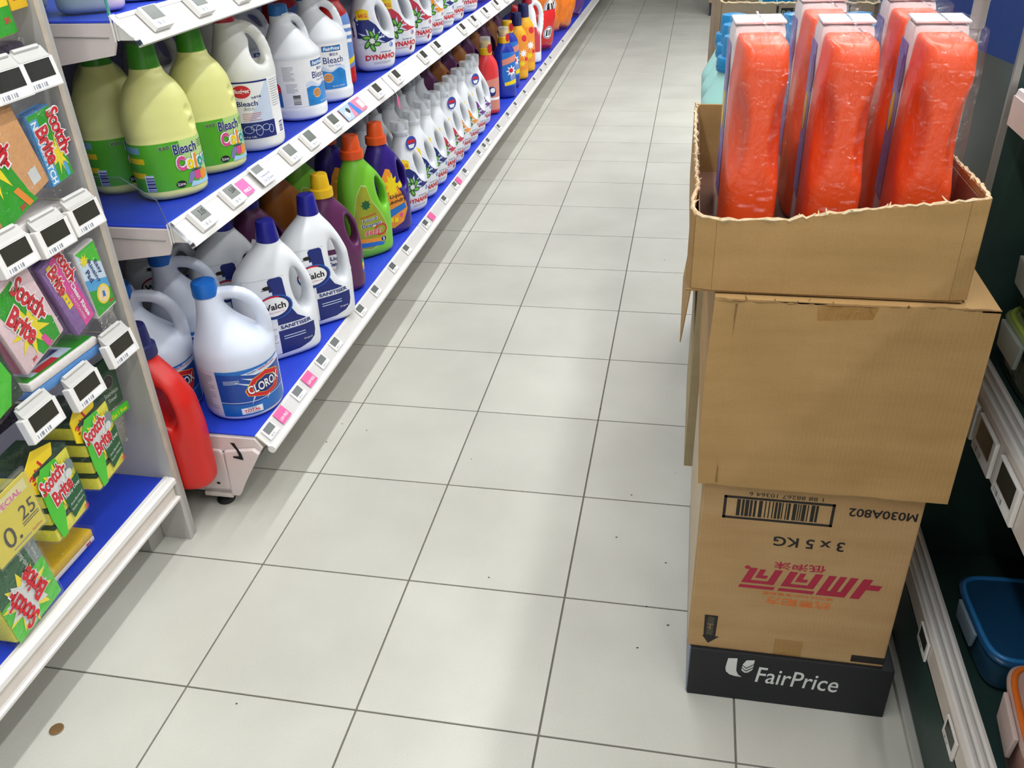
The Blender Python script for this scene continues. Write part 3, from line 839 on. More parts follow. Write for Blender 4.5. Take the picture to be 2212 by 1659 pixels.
def k_jug(kind):
    r = proto('detergent_jug')
    b, bv = jug_body(r, {'plum': P_PURPLE, 'lime': P_GREEN, 'violet': P_VIOLET, 'red': P_RED, 'brown': P_BROWN}[kind], *((.020, .176, .0165) if kind == 'red' else ()))
    step_cap(r, {'plum': C_YEL, 'lime': C_ORANGE, 'violet': C_ORANGE, 'red': C_DNAVY, 'brown': C_DNAVY}[kind])
    S = Front(bv)
    leaf = lambda k, dy=0: [(x * k - .018, .105 + y * k + dy) for x, y in [(-.034, -.075), (.004, -.082), (.040, -.070), (.060, -.035), (.055, -.012), (.040, .020), (.018, .055), (.008, .095), (-.006, .100), (-.022, .075), (-.036, .02), (-.042, -.03)]]
    if kind == 'lime':
        D(S, 'label_edge', poly(leaf(1.0)), L_LIME, r, 1); l = D(S, 'label', poly(leaf(.96)), L_OLIVE, r, 2)
        D(S, 'picture', star(-.018, .150, .014, .010, 8), DGREEN_I, l, 3)
        D(S, 'band', poly([(-.055, .062), (.028, .050), (.036, .064), (.030, .040), (-.055, .050)]), L_ORANGE, l, 3)
        D(S, 'band', poly([(-.055, .050), (.030, .040), (.022, .030), (-.05, .036)]), BLUE_I, l, 3)
        D(S, 'lettering', text('concentrated', (-.016, .120), w=.046, h=.006, bold=.02, rot=.1), RED_I, l, 4)
        D(S, 'lettering', text('Liquid', (-.012, .108), w=.044, h=.011, bold=.07), WHITE_I, l, 4); D(S, 'lettering', text('Liquid', (-.012, .108), w=.041, h=.010, bold=.02), NAVY_I, l, 5)
        D(S, 'lettering', text('Detergent', (-.008, .093), w=.062, h=.012, bold=.07), WHITE_I, l, 4); D(S, 'lettering', text('Detergent', (-.008, .093), w=.059, h=.011, bold=.02), NAVY_I, l, 5)
        D(S, 'logo', ring(.018, .075, .020, .016, .004), RED_I, l, 4)
        D(S, 'lettering', text('FREE', (-.006, .072), w=.050, h=.014, bold=.06, shear=.2), WHITE_I, l, 5); D(S, 'lettering', text('FREE', (-.006, .072), w=.047, h=.013, bold=.02, shear=.2), RED_I, l, 6)
        D(S, 'badge', ell(.024, .047, .0105, .009), YEL_I, l, 4); D(S, 'badge', ell(.024, .047, .0085, .0072), NAVY_I, l, 5)
        D(S, 'lettering', text('5', (.024, .047), h=.009, bold=.03), WHITE_I, l, 6)
    if kind == 'violet':
        l = D(S, 'label', poly(leaf(.98)), L_ORANGE, r, 1)
        D(S, 'picture', star(-.010, .150, .030, .018, 9, sx=.8, sy=1.3), YEL_I, l, 2)
        D(S, 'band', poly([(-.058, .075), (.030, .092), (.036, .075), (-.058, .050)]), BLUE_I, l, 2)
        D(S, 'lettering', text('Liquid', (.004, .118), w=.050, h=.014, bold=.02), INK, l, 3)
        D(S, 'lettering', text('Laundry', (.004, .102), w=.066, h=.015, bold=.02), INK, l, 3)
        D(S, 'picture', join2(rect(-.030, -.016, .044, .058), rect(-.012, .000, .040, .054)), YEL_I, l, 3); D(S, 'picture', star(.014, .058, .009, .005, 5), L_PINK, l, 3)
        D(S, 'badge', star(.020, .148, .012, .009, 10), YEL_I, l, 3)
    if kind == 'plum':
        l = D(S, 'label', poly([(x * .8 - .012, y) for x, y in leaf(.92)]), WHITE_I, r, 1)
        D(S, 'band', rect(-.045, .005, .122, .136), P_PURPLE, l, 2)
        D(S, 'lettering', text('Liquid', (-.016, .110), w=.040, h=.014, bold=.03), NAVY_I, l, 3)
        D(S, 'lettering', text('Detergent', (-.016, .094), w=.048, h=.014, bold=.03), NAVY_I, l, 3)
        D(S, 'band', rect(-.05, .012, .075, .081), ORANGE_I, l, 3)
        D(S, 'lettering', text('FREE', (-.018, .062), w=.040, h=.014, bold=.04), RED_I, l, 3)
        S2 = Front(bv, .55)
        for q, m_ in enumerate((GREEN_I, YEL_I, L_ORANGE, BLUE_I)):
            D(S2, 'stripe', rect(.030, .050, .074 - .010 * q, .084 - .010 * q), m_, r, 1)
    if kind == 'red':
        l = D(S, 'label', ell(-.022, .082, .024, .034), M('label_powder_blue', '#6c93d0', rough=.4), r, 1)
        D(S, 'picture', join2(ell(-.012, .100, .006, .005)), YEL_I, l, 2); D(S, 'picture', star(-.008, .078, .008, .004, 6), RED_I, l, 2)
        D(S, 'small_print', lines(-.030, -.004, .055, .070, 4, .3), L_SKY, l, 2)
    return r

def k_dynamo(kind):
    r = proto('gel_bottle')
    body = loft([(0, .050, .034, 0, 2.3), (.014, .059, .041, 0, 2.3), (.06, .066, .045, 0, 2.3), (.11, .067, .046, 0, 2.3), (.150, .060, .044, -.001, 2.2), (.185, .045, .038, -.005, 2.1),
                 (.212, .030, .030, -.009, 2.), (.225, .0235, .0235, -.010, 2.), (.26, .0225, .0225, -.010, 2.)], 0, .246, soft=.008, kbot=.018)
    ho = hole_sdf(.022, .143, .0135, .037, .32)
    b, bv = moulded('body', lambda X, Y, Z: smax(body(X, Y, Z), -ho(X, Y, Z), .017), (-.082, -.058, -.006), (.082, .058, .256), H, P_WHITE, r)
    cap(r, P_WHITE, [(.0240, .238), (.0240, .248), (.0150, .250), (.0100, .266), (.0070, .272), (.004, .272)], -.010, name='spout')
    MB().lathe([(.0255, .238), (.0262, .244), (.0275, .276), (.0260, .279), (.0050, .280)], 20, -.010, close=False).build('clear_cap', CAPF, r, smooth=True, sharp=.7)
    S = Front(bv)
    c1 = {'blue': NAVY_I, 'red': M('label_rose', '#c23a4c', rough=.4), 'yellow': L_ORANGE, 'purple': L_PURP}[kind]
    l = D(S, 'label', poly([(-.064, .135), (-.050, .160), (-.030, .150), (-.004, .130), (.014, .104), (.034, .090), (.058, .084), (.020, .078), (-.020, .084), (-.064, .100)]), c1, r, 1)
    D(S, 'flare', star(-.020, .092, .040, .018, 11, .2, 1.1, .8), L_SKY, l, 2)
    pet = []
    for k in range(6):
        a = PI / 6 + k * PI / 3
        pet.append(ell(-.020 + .016 * math.cos(a), .088 + .018 * math.sin(a), .0135, .0068, 16, a + .5))
    D(S, 'logo', join2(*pet), DGREEN_I, l, 3)
    pet = [move2((t_[0], t_[1])) for t_ in pet]
    pet2 = []
    for k in range(6):
        a = PI / 6 + k * PI / 3
        pet2.append(ell(-.020 + .0165 * math.cos(a), .088 + .0185 * math.sin(a), .0085, .0038, 14, a + .5))
    D(S, 'logo', join2(*pet2), M('leaf_green', '#7cc04a', rough=.4), l, 4)
    D(S, 'logo', star(-.020, .088, .010, .006, 8), WHITE_I, l, 5)
    D(S, 'lettering', text('POWER GEL', (.020, .0545), w=.036, h=.0038, bold=.01), NAVY_I, l, 3)
    D(S, 'lettering', text('DYNAMO', (.004, .042), w=.092, h=.015, bold=.035), RED_I, l, 3)
    D(S, 'emblem', ring(.040, .072, .0065, .0065, .0018, 18), {'blue': BLUE_I, 'red': RED_I, 'yellow': L_ORANGE, 'purple': BLUE_I}[kind], l, 3)
    D(S, 'emblem', ell(.041, .0715, .0028, .0024, 12), BLUE_I, l, 3)
    if kind == 'red':
        D(S, 'emblem', ell(.030, .027, .0042, .0075, 14, -.5), M('dark_rose', '#8c2034', rough=.4), l, 3)
        D(S, 'small_print', rect(-.030, .024, .0295, .0305), RED_I, l, 3)
    else:
        D(S, 'small_print', lines(-.020, .034, .022, .030, 2, .25), GREY_I, l, 3)
    D(S, 'badge', poly([(-.052, .145), (-.022, .145), (-.022, .168), (-.036, .174), (-.052, .168)]), YEL_I, r, 2)
    D(S, 'lettering', text('6KG', (-.037, .156), w=.022, h=.010, bold=.02), RED_I, r, 3)
    return r

def k_kao(litres):
    r = proto('colour_bleach_bottle')
    body = loft([(0, .056, .044, 0, 2.4), (.010, .0615, .0485, 0, 2.4), (.106, .0625, .0495, 0, 2.4), (.110, .0602, .0475, 0, 2.4), (.115, .0620, .049, 0, 2.4), (.150, .0610, .048, 0, 2.3), (.176, .0555, .0445, 0, 2.2),
                 (.198, .0435, .0385, 0, 2.1), (.214, .0290, .029, 0, 2.), (.23, .026, .026, 0, 2.)], 0, .226, soft=.004)
    d1 = ball_sdf(.052, -.034, .150, .012, .010, .009); d2 = ball_sdf(.054, -.032, .126, .012, .010, .009)
    b, bv = moulded('body', lambda X, Y, Z: smax(smax(body(X, Y, Z), -d1(X, Y, Z), .006), -d2(X, Y, Z), .006), (-.08, -.062, -.006), (.08, .062, .234), H, P_YEL, r)
    cap(r, C_GREEN, [(.0262, .2165), (.0266, .219), (.0226, .259), (.0212, .263), (.010, .264)], 0)
    S = Wrap(bv, .058)
    l = D(S, 'label', rect(-.098, .098, .019, .104), L_GREEN, r, 1)
    D(S, 'label_shine', poly([(.016, .104), (.098, .104), (.098, .019), (.040, .019), (.050, .044), (.020, .072)]), L_LIME, l, 2)
    D(S, 'side_label', join2(rect(-.098, -.058, .088, .100)), M('label_aqua_strip', '#7fb6c8', rough=.4), l, 2)
    D(S, 'side_stripe', join2(rect(-.098, -.054, .070, .080), rect(-.098, -.056, .044, .054)), YEL_I, l, 2)
    D(S, 'barcode', rect(-.060, -.044, .020, .050), L_SKY, l, 3); D(S, 'barcode', move2(bars(.021, .048, .044, .058, 14, 4), rot=PI / 2), NAVY_I, l, 4)
    D(S, 'lettering', text('KAO', (-.014, .0955), w=.021, h=.0068, bold=.04), WHITE_I, l, 4); D(S, 'lettering', text('KAO', (-.014, .0955), w=.020, h=.0062, bold=.015), INK, l, 5)
    D(S, 'lettering', text('Bleach', (.026, .0895), w=.050, h=.0190, bold=.05), WHITE_I, l, 4); D(S, 'lettering', text('Bleach', (.026, .0895), w=.048, h=.0180, bold=.02), NAVY_I, l, 5)
    D(S, 'lettering', text('Colour', (.043, .064), w=.085, h=.0300, bold=.10), INK, l, 4); D(S, 'lettering', text('Colour', (.043, .064), w=.084, h=.0295, bold=.085), WHITE_I, l, 5)
    for ch, x, m_, w in (('C', .0125, L_PINK, .0190), ('o', .0312, YEL_I, .0132), ('l', .0420, L_ORANGE, .0052), ('o', .0524, L_TEALT, .0132), ('u', .0668, L_TEALT, .0120), ('r', .0790, L_TEALT, .0086)):
        hgt = .0265 if ch in 'Cl' else .0184
        D(S, 'lettering', text(ch, (x, .0635 if ch in 'Cl' else .0595), w=w, h=hgt, bold=.045), m_, l, 6)
    D(S, 'lettering', text('Liquid', (.042, .0470), w=.022, h=.005, bold=.03), NAVY_I, l, 4)
    D(S, 'picture', poly([(.018, .026), (.026, .044), (.034, .047), (.036, .038), (.026, .026)]), M('label_mauve', '#8a7fb8', rough=.4), l, 4)
    D(S, 'picture', poly([(.034, .030), (.036, .046), (.046, .047), (.050, .030)]), L_PINK, l, 4); D(S, 'picture', poly([(.046, .028), (.048, .043), (.058, .047), (.064, .039), (.058, .026)]), L_ORANGE, l, 5)
    D(S, 'picture', poly([(.022, .0195), (.028, .029), (.046, .025), (.068, .031), (.070, .0195)]), M('label_pale_aqua', '#a9d6ea', rough=.4), l, 6)
    D(S, 'badge', ell(.004, .0275, .0110, .0064), INK, l, 4); D(S, 'lettering', text(litres + 'Litres', (.004, .0275), w=.017, h=.0054, bold=.01), WHITE_I, l, 5)
    D(S, 'small_print', lines(.054, .076, .084, .098, 4, .35), DGREEN_I, l, 4)
    return r

def k_budget():
    r = proto('white_bleach_jug')
    body = loft([(0, .060, .060), (.01, .0655, .0655), (.158, .0665, .0665), (.172, .064, .064, -.001), (.195, .054, .054, -.006), (.220, .040, .040, -.013), (.244, .027, .027, -.019), (.258, .022, .022, -.021), (.29, .022, .022, -.021)], 0, .268, soft=.007)
    hd = tube_sdf([(-.012, 0, .250), (.012, 0, .252), (.036, 0, .238), (.052, 0, .208), (.056, 0, .172), (.052, 0, .15)], [.010, .010, .0105, .0105, .011, .014])
    ho = ball_sdf(.030, 0, .196, .020, .06, .026)
    b, bv = moulded('body', lambda X, Y, Z: smin(smax(body(X, Y, Z), -ho(X, Y, Z), .012), hd(X, Y, Z), .010), (-.078, -.078, -.006), (.078, .078, .278), H, P_CREAM, r)
    cap(r, C_RED, [(.0235, .262), (.0240, .265), (.0232, .285), (.020, .288), (.010, .288)], -.021)
    S = Wrap(bv, .0665)
    l = D(S, 'label', rect(-.075, .036, .030, .150), L_SKY, r, 1)
    D(S, 'side_label', rect(.037, .080, .030, .152), WHITE_I, r, 1)
    D(S, 'label_band', rect(-.075, .036, .1465, .150), NAVY_I, l, 2); D(S, 'label_band', rect(-.075, .040, .030, .065), NAVY_I, l, 2)
    D(S, 'label_fade', poly([(-.075, .065), (-.02, .065), (.030, .1465), (-.075, .1465)]), WHITE_I, l, 1.5)
    D(S, 'logo', ell(-.024, .130, .0205, .0145), RED_I, l, 2.5); D(S, 'logo', ring(-.024, .130, .0205, .0145, .0012), WHITE_I, l, 3)
    D(S, 'lettering', text('Budget', (-.024, .130), w=.034, h=.0115, bold=.02, shear=.2), WHITE_I, l, 3.5)
    D(S, 'lettering', text('为您节省', (.005, .117), w=.022, h=.005, bold=.02, rot=.1), NAVY_I, l, 3)
    D(S, 'lettering', text('Bleach', (-.016, .105), w=.044, h=.0105, bold=.015), NAVY_I, l, 3)
    D(S, 'lettering', text('漂白水', (-.014, .094), w=.024, h=.0062), GREY_I, l, 3)
    D(S, 'small_print', lines(-.030, .010, .068, .086, 5, .22), RED_I, l, 3)
    D(S, 'picture', join2(ring(-.022, .050, .011, .008, .001), ring(.000, .047, .008, .011, .001), ring(.016, .052, .009, .007, .001), ring(.028, .047, .006, .009, .001), ring(-.006, .054, .012, .006, .001)), L_SKY, l, 3)
    D(S, 'lettering', text('Nett Vol: 3.8L', (-.026, .0345), w=.036, h=.0038), WHITE_I, l, 3)
    D(S, 'small_print', lines(.042, .074, .090, .148, 12, .25), GREY_I, r, 2); D(S, 'barcode', move2(bars(.034, .058, -.070, -.054, 14, 9), rot=PI / 2), NAVY_I, r, 2)
    return r

def k_fp():
    r = proto('wave_bleach_jug')
    body = loft([(0, .062, .062), (.008, .069, .069), (.030, .0705, .0705), (.034, .0685, .0685), (.148, .0685, .0685), (.150, .0705, .0705), (.158, .069, .069), (.185, .052, .054, -.008), (.210, .034, .036, -.016), (.224, .025, .026, -.020), (.27, .0215, .0215, -.022)], 0, .250, soft=.003)
    hd = tube_sdf([(-.012, 0, .228), (.014, 0, .234), (.038, 0, .222), (.052, 0, .190), (.052, 0, .160)], [.008, .0085, .0085, .009, .011])
    b, bv = moulded('body', lambda X, Y, Z: smin(body(X, Y, Z), hd(X, Y, Z), .008), (-.08, -.08, -.006), (.08, .08, .258), H, P_WHITE, r)
    cap(r, C_STEEL, [(.0228, .242), (.0235, .244), (.0225, .264), (.020, .267), (.010, .267)], -.022)
    S = Wrap(bv, .0685)
    l = D(S, 'label', rect(-.150, .052, .036, .146), WHITE_I, r, 1)
    wave = [(-.028 + .080 * k / 12, .088 + .006 * math.sin(k * .8)) for k in range(13)]
    D(S, 'wave', poly([(-.028, .036)] + [(.052, .036)] + wave[::-1]), L_SKY, l, 2)
    D(S, 'wave', poly([(-.028, .036), (.052, .036)] + [(x, y - .008 + .004 * math.sin(x * 90)) for x, y in wave][::-1]), L_SEA, l, 3)
    D(S, 'wave', poly([(-.150, .036), (-.092, .036), (-.092, .080), (-.150, .078)]), L_BLUE, l, 2)
    D(S, 'side_label', rect(-.091, -.030, .036, .146), WHITE_I, l, 2); D(S, 'small_print', lines(-.082, -.054, .098, .132, 10, .3), GREY_I, l, 3)
    D(S, 'small_print', lines(-.078, -.050, .070, .092, 7, .3), GREY_I, l, 3); D(S, 'barcode', move2(bars(.042, .068, .046, .064, 14, 5), rot=PI / 2), INK, l, 3)
    D(S, 'badge', ell(-.106, .080, .014, .014), RED_I, l, 3)
    D(S, 'logo', rect(-.008, .044, .127, .140), NAVY_I, l, 2); D(S, 'logo', rect(-.0065, .0425, .1285, .1385), L_SEA, l, 3)
    D(S, 'lettering', text('FairPrice', (.018, .1335), w=.044, h=.0085, bold=.03, shear=.15), WHITE_I, l, 4)
    D(S, 'lettering', text('漂白水', (.022, .1195), w=.026, h=.0075, bold=.01), NAVY_I, l, 2)
    D(S, 'lettering', text('Bleach', (.020, .106), w=.056, h=.0155, bold=.005), NAVY_I, l, 2)
    D(S, 'lettering', text('Extra White', (.022, .0935), w=.034, h=.005), BLUE_I, l, 2)
    D(S, 'badge', ell(.000, .064, .0125, .0115), WHITE_I, l, 4); D(S, 'badge', ell(.000, .064, .0115, .0105), L_ORANGE, l, 5); D(S, 'badge_text', lines(-.011, .011, .056, .071, 3, .35), GREY_I, l, 6)
    D(S, 'lettering', text('Net Vol.: 3.8 Litres', (.026, .0425), w=.036, h=.004), WHITE_I, l, 4)
    return r

def k_oval(kind):
    r = proto('cleaner_bottle')
    wide = 1.0
    body = loft([(0, .044, .031, 0, 2.5), (.012, .049, .035, 0, 2.5), (.12, .050, .036, 0, 2.5), (.18, .0495, .0355, 0, 2.5), (.208, .044, .033, 0, 2.3), (.228, .031, .028, 0, 2.1), (.240, .0225, .0225, 0, 2.), (.27, .0215, .0215, 0, 2.)], 0, .252, soft=.006)
    b, bv = moulded('body', body, (-.06, -.045, -.006), (.06, .045, .262), H, {'red': P_CORAL, 'blue': P_BLUE, 'amber': P_YELLOW, 'scarlet': P_RED}[kind], r)
    if kind == 'amber':
        cap(r, C_DNAVY, [(.0245, .240), (.025, .243), (.0235, .292), (.022, .296), (.01, .297)])
    elif kind == 'scarlet':
        cap(r, C_RED, [(.0245, .240), (.025, .243), (.0235, .282), (.022, .286), (.01, .287)])
    else:
        cap(r, C_YEL, [(.0255, .238), (.026, .241), (.0255, .262), (.0220, .265), (.0215, .285), (.0205, .287), (.01, .287)])
        MB().lathe([(.0225, .264), (.0228, .300), (.021, .305), (.005, .306)], 18, close=False).build('clear_cap', CAPF, r, smooth=True, sharp=.7)
    S = Front(bv, .5)
    if kind == 'amber':
        l = D(S, 'label', poly([(-.030, .200), (.030, .200), (.034, .10), (.028, .045), (-.026, .045), (-.034, .10)]), L_ORANGE, r, 1)
        D(S, 'badge', star(.008, .185, .016, .013, 10), RED_I, l, 2); D(S, 'picture', star(.0, .120, .020, .010, 8), WHITE_I, l, 2)
        D(S, 'picture', star(-.006, .075, .016, .009, 6), YEL_I, l, 2); D(S, 'picture', rect(.008, .024, .085, .100), RED_I, l, 3)
    elif kind == 'blue':
        l = D(S, 'label', poly([(-.034, .200), (.034, .200), (.038, .10), (.030, .055), (-.030, .055), (-.038, .10)]), BLUE_I, r, 1)
        D(S, 'band', poly([(-.036, .170), (.036, .192), (.036, .165), (-.036, .145)]), M('label_salmon', '#d98a78', rough=.4), l, 2)
        D(S, 'picture', star(.002, .120, .026, .013, 8), WHITE_I, l, 2); D(S, 'picture', ell(.000, .122, .010, .010), RED_I, l, 3)
        D(S, 'band', poly([(-.030, .070), (.030, .084), (.030, .064), (-.028, .056)]), YEL_I, l, 2)
        S3 = Front(bv, 0.); D(S3, 'picture', ell(.026, .100, .012, .030), M('label_silver', '#aab2c6', rough=.4), r, 1)
    elif kind == 'red':
        l = D(S, 'label', poly([(-.034, .140), (.034, .150), (.036, .020), (-.034, .020)]), M('label_salmon', '#d98a78', rough=.4), r, 1)
        D(S, 'picture', ell(-.010, .095, .018, .020), NAVY_I, l, 2); D(S, 'picture', ell(-.006, .100, .010, .010), WHITE_I, l, 3)
        D(S, 'band', rect(-.03, .03, .060, .070), WHITE_I, l, 2)
    else:
        l = D(S, 'label', poly([(-.036, .190), (.036, .210), (.036, .060), (-.034, .040)]), M('label_powder_blue', '#6c93d0', rough=.4), r, 1)
        D(S, 'lettering', lines(-.03, .03, .12, .18, 3, .5), WHITE_I, l, 2); D(S, 'band', poly([(-.034, .060), (.036, .090), (.036, .075), (-.034, .045)]), YEL_I, l, 2)
    if kind in ('red', 'blue'):
        D(Wrap(bv, .024) if False else Flat(-.0262), 'neck_tag', ell(.010, .262, .009, .018), RED_I, r, 1)
    return r

def k_aqua():
    r = proto('softener_bottle')
    body = loft([(0, .044, .038, 0, 2.6), (.012, .048, .041, 0, 2.6), (.12, .047, .041, 0, 2.6), (.19, .050, .043, 0, 2.6), (.214, .052, .044, 0, 2.5), (.222, .050, .043, 0, 2.5), (.262, .029, .029, 0, 2.), (.275, .0275, .0275, 0, 2.), (.29, .0275, .0275, 0, 2.)], 0, .276, soft=.003)
    b, bv = moulded('body', body, (-.06, -.052, -.006), (.06, .052, .286), .0038, P_AQUA, r)
    cap(r, C_TEAL, [(.0310, .270), (.0318, .272), (.0318, .288), (.0305, .292), (.0240, .293), (.0238, .318), (.0222, .324), (.010, .326)])
    MB().lathe([(.0322, .2745), (.0326, .276), (.0322, .2775)], 24, close=False).build('cap_ridge', C_TEAL, r, smooth=True)
    return r

def k_loop():
    r = proto('loop_handle_bottle')
    body = loft([(0, .044, .034, 0, 2.4), (.012, .048, .037, 0, 2.4), (.17, .050, .038, 0, 2.4), (.21, .044, .035, -.004, 2.2), (.24, .026, .026, -.012, 2.), (.27, .022, .022, -.014, 2.)], 0, .262, soft=.006)
    hd = tube_sdf([(-.006, 0, .252), (.020, 0, .262), (.044, 0, .246), (.056, 0, .205), (.052, 0, .150), (.044, 0, .125)], .0105)
    ho = hole_sdf(.030, .19, .0125, .045, .1)
    b, bv = moulded('body', lambda X, Y, Z: smin(smax(body(X, Y, Z), -ho(X, Y, Z), .01), hd(X, Y, Z), .010), (-.06, -.048, -.006), (.075, .048, .28), H, P_WHITE, r)
    cap(r, C_RED, [(.0235, .252), (.024, .255), (.0225, .285), (.01, .287)], -.014)
    D(Front(bv, .4), 'label', rect(-.032, .02, .05, .16), M('label_rose', '#c23a4c', rough=.4), r, 1)
    return r

# ------------------------------------------------------------------ goods on the white shelving
R_ = math.radians
SHADE_OF = lambda d: ['front', 'second', 'third', 'fourth', 'fifth', 'sixth', 'seventh', 'eighth', 'ninth'][d]
def put(p, x, y, z, yaw, label, cat='bottle', group=None, scale=1., swap=None, skip=()):
    return dup(p, (x, y, z + .0012), R_(yaw), label, cat, group, scale=scale, swap=swap, skip=skip)

clorox = k_clorox(); walch = k_walch(); lime = k_jug('lime'); violet = k_jug('violet'); plum = k_jug('plum'); redj = k_jug('red'); brown = k_jug('brown')
dyn_b = k_dynamo('blue'); dyn_r = k_dynamo('red'); dyn_y = k_dynamo('yellow'); dyn_p = k_dynamo('purple')
kao2 = k_kao('2'); kao3 = k_kao('3'); budget = k_budget(); fp = k_fp()
o_red = k_oval('red'); o_blue = k_oval('blue'); o_amb = k_oval('amber'); o_sca = k_oval('scarlet'); loop = k_loop(); aqua = k_aqua()
index_children()

# bottom shelf
o_ = put(redj, -.205, .4148, MB_LEDGE_Z, 0, 'red plastic bottle with navy cap wedged between end panel and shelf'); o_.scale = (1.03, .975, 1.10)
g1 = 'pale blue bleach jugs on the bottom shelf'
put(clorox, -.134, .592, ZB, 30, 'pale bleach jug with blue cap standing foremost on the bottom shelf', 'jug', g1, 1.02)
put(clorox, -.309, .566, ZB, 28, 'pale bleach jug directly behind the red bottle, its label half hidden', 'jug', g1)
put(clorox, -.322, .742, ZB, 24, 'pale bleach jug behind the foremost one, its cap under the middle shelf', 'jug', g1)
put(clorox, -.458, .640, ZB, 26, 'pale bleach jug deepest in the corner, only its handle showing', 'jug', g1)
g2 = 'white sanitiser bottles on the bottom shelf'
put(walch, -.147, .820, ZB, 44, 'white sanitiser bottle with navy cap right behind the foremost bleach jug', 'bottle', g2, 1.06)
put(walch, -.122, .994, ZB, 44, 'white sanitiser bottle with fully visible logo, beside the plum bottle', 'bottle', g2, 1.06)
put(walch, -.298, .900, ZB, 40, 'white sanitiser bottle in the second row, its shoulder between two navy caps', 'bottle', g2, 1.03)
put(walch, -.470, .905, ZB, 30, 'white sanitiser bottle deep in shadow below the middle shelf end', 'bottle', g2, 1.03)
put(plum, -.130, 1.170, ZB, 46, 'plum detergent bottle with yellow cap between sanitiser and lime bottle')
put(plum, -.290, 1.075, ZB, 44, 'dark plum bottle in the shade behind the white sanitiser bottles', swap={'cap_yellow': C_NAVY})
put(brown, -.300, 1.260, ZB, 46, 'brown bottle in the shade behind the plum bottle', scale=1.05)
put(lime, -.138, 1.432, ZB, 50, 'lime green detergent bottle with orange cap in front of the violet bottle', scale=1.08)
put(lime, -.320, 1.450, ZB, 48, 'green detergent bottle in the shade behind the front lime one', scale=1.0)
put(violet, -.128, 1.606, ZB, 55, 'violet detergent bottle with orange cap and orange label', scale=1.05)
put(violet, -.300, 1.640, ZB, 55, 'violet bottle in the second row behind the front violet one')
g3 = 'white gel bottles with clear caps on the bottom shelf'
row = [(dyn_b, -.122, 1.800), (dyn_b, -.122, 1.935), (dyn_b, -.122, 2.065), (dyn_r, -.122, 2.195), (dyn_r, -.122, 2.325), (dyn_y, -.126, 2.455), (dyn_y, -.126, 2.590), (dyn_p, -.126, 2.730), (dyn_p, -.134, 2.870)]
cols = {id(dyn_b): 'blue', id(dyn_r): 'red', id(dyn_y): 'orange', id(dyn_p): 'purple'}
seen = {}
for k, (p, x, y) in enumerate(row):
    put(p, x, y, ZB, 58, '%s gel bottle (%s corner label) in the bottom shelf row, counted from the violet bottle' % (ORD[k], cols[id(p)]), 'bottle', g3, 1.06)
for k, (p, x, y) in enumerate([(dyn_b, -.275, 1.86), (dyn_b, -.275, 2.00), (dyn_r, -.275, 2.14), (dyn_r, -.275, 2.28), (dyn_y, -.280, 2.42), (dyn_p, -.285, 2.56)]):
    put(p, x, y, ZB, 58, '%s white gel bottle of the shaded back row on the bottom shelf' % ORD[k], 'bottle', 'white gel bottles in the back row', 1.06, skip=('clear_cap',) if k % 2 else ())
put(o_red, -.130, 3.080, ZB, 30, 'coral red bottle with yellow collar after the row of gel bottles', scale=1.08)
put(o_blue, -.112, 3.400, ZB, 30, 'blue bottle with clear topped yellow cap beside the coral bottle', scale=1.05)
put(o_blue, -.135, 3.610, ZB, 30, 'blue bottle with yellow neck just behind the clear topped blue one', scale=1.10, skip=('clear_cap',))
put(o_amb, -.125, 3.800, ZB, 30, 'amber bottle with dark cap half hidden behind a blue bottle', scale=1.1)
put(o_amb, -.122, 3.990, ZB, 30, 'amber bottle with dark cap standing in front of the white loop handled one', scale=1.15)
put(loop, -.128, 4.230, ZB, 34, 'white bottle with a large loop handle before the red pouches', scale=1.2)
for k, y in enumerate((2.72, 2.90, 3.08, 3.26, 3.44, 3.62, 3.80, 3.98, 4.16)):
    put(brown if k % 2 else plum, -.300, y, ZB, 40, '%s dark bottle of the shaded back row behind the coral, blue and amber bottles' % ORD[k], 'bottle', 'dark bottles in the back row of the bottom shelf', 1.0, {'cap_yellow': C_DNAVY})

# middle shelf
g4 = 'pale yellow bleach bottles on the middle shelf'
put(kao2, -.222, .650, ZM, 46, 'pale yellow bleach bottle with green cap, foremost on the middle shelf', 'bottle', g4, 1.06)
put(kao2, -.338, .676, ZM, 46, 'pale yellow bleach bottle in the shade next to the end panel', 'bottle', g4, 1.06)
put(kao3, -.216, .812, ZM, 50, 'pale yellow bleach bottle beside the white bleach jug', 'bottle', g4, 1.06)
put(kao2, -.450, .830, ZM, 40, 'pale yellow bleach bottle in the second row behind the foremost one', 'bottle', g4)
g5 = 'white bleach jugs with a red oval logo'
put(budget, -.204, .985, ZM, 38, 'white bleach jug with red cap and oval red logo beside the yellow bottles', 'jug', g5, 1.02)
put(budget, -.315, 1.100, ZM, 20, 'white bleach jug with red oval logo behind the front one', 'jug', g5)
put(budget, -.430, 1.000, ZM, 20, 'white bleach jug in the back row behind the yellow bottles', 'jug', g5)
g6 = 'white bleach jugs with blue wave labels'
put(fp, -.206, 1.252, ZM, 68, 'white bleach jug with blue cap turned to show its barcode', 'jug', g6)
put(fp, -.206, 1.440, ZM, 30, 'white bleach jug with blue wave label facing the aisle', 'jug', g6, 1.03)
put(fp, -.375, 1.370, ZM, 40, 'white bleach jug in the back row between the two wave label jugs', 'jug', g6)
put(o_sca, -.226, 1.600, ZM, 40, 'red bottle with pale blue label squeezed beside the wave label jug', scale=.94)
put(o_sca, -.360, 1.560, ZM, 40, 'dark red bottle in the back row behind the wave label jugs', scale=1.08)
g7 = 'white gel bottles on the middle shelf'
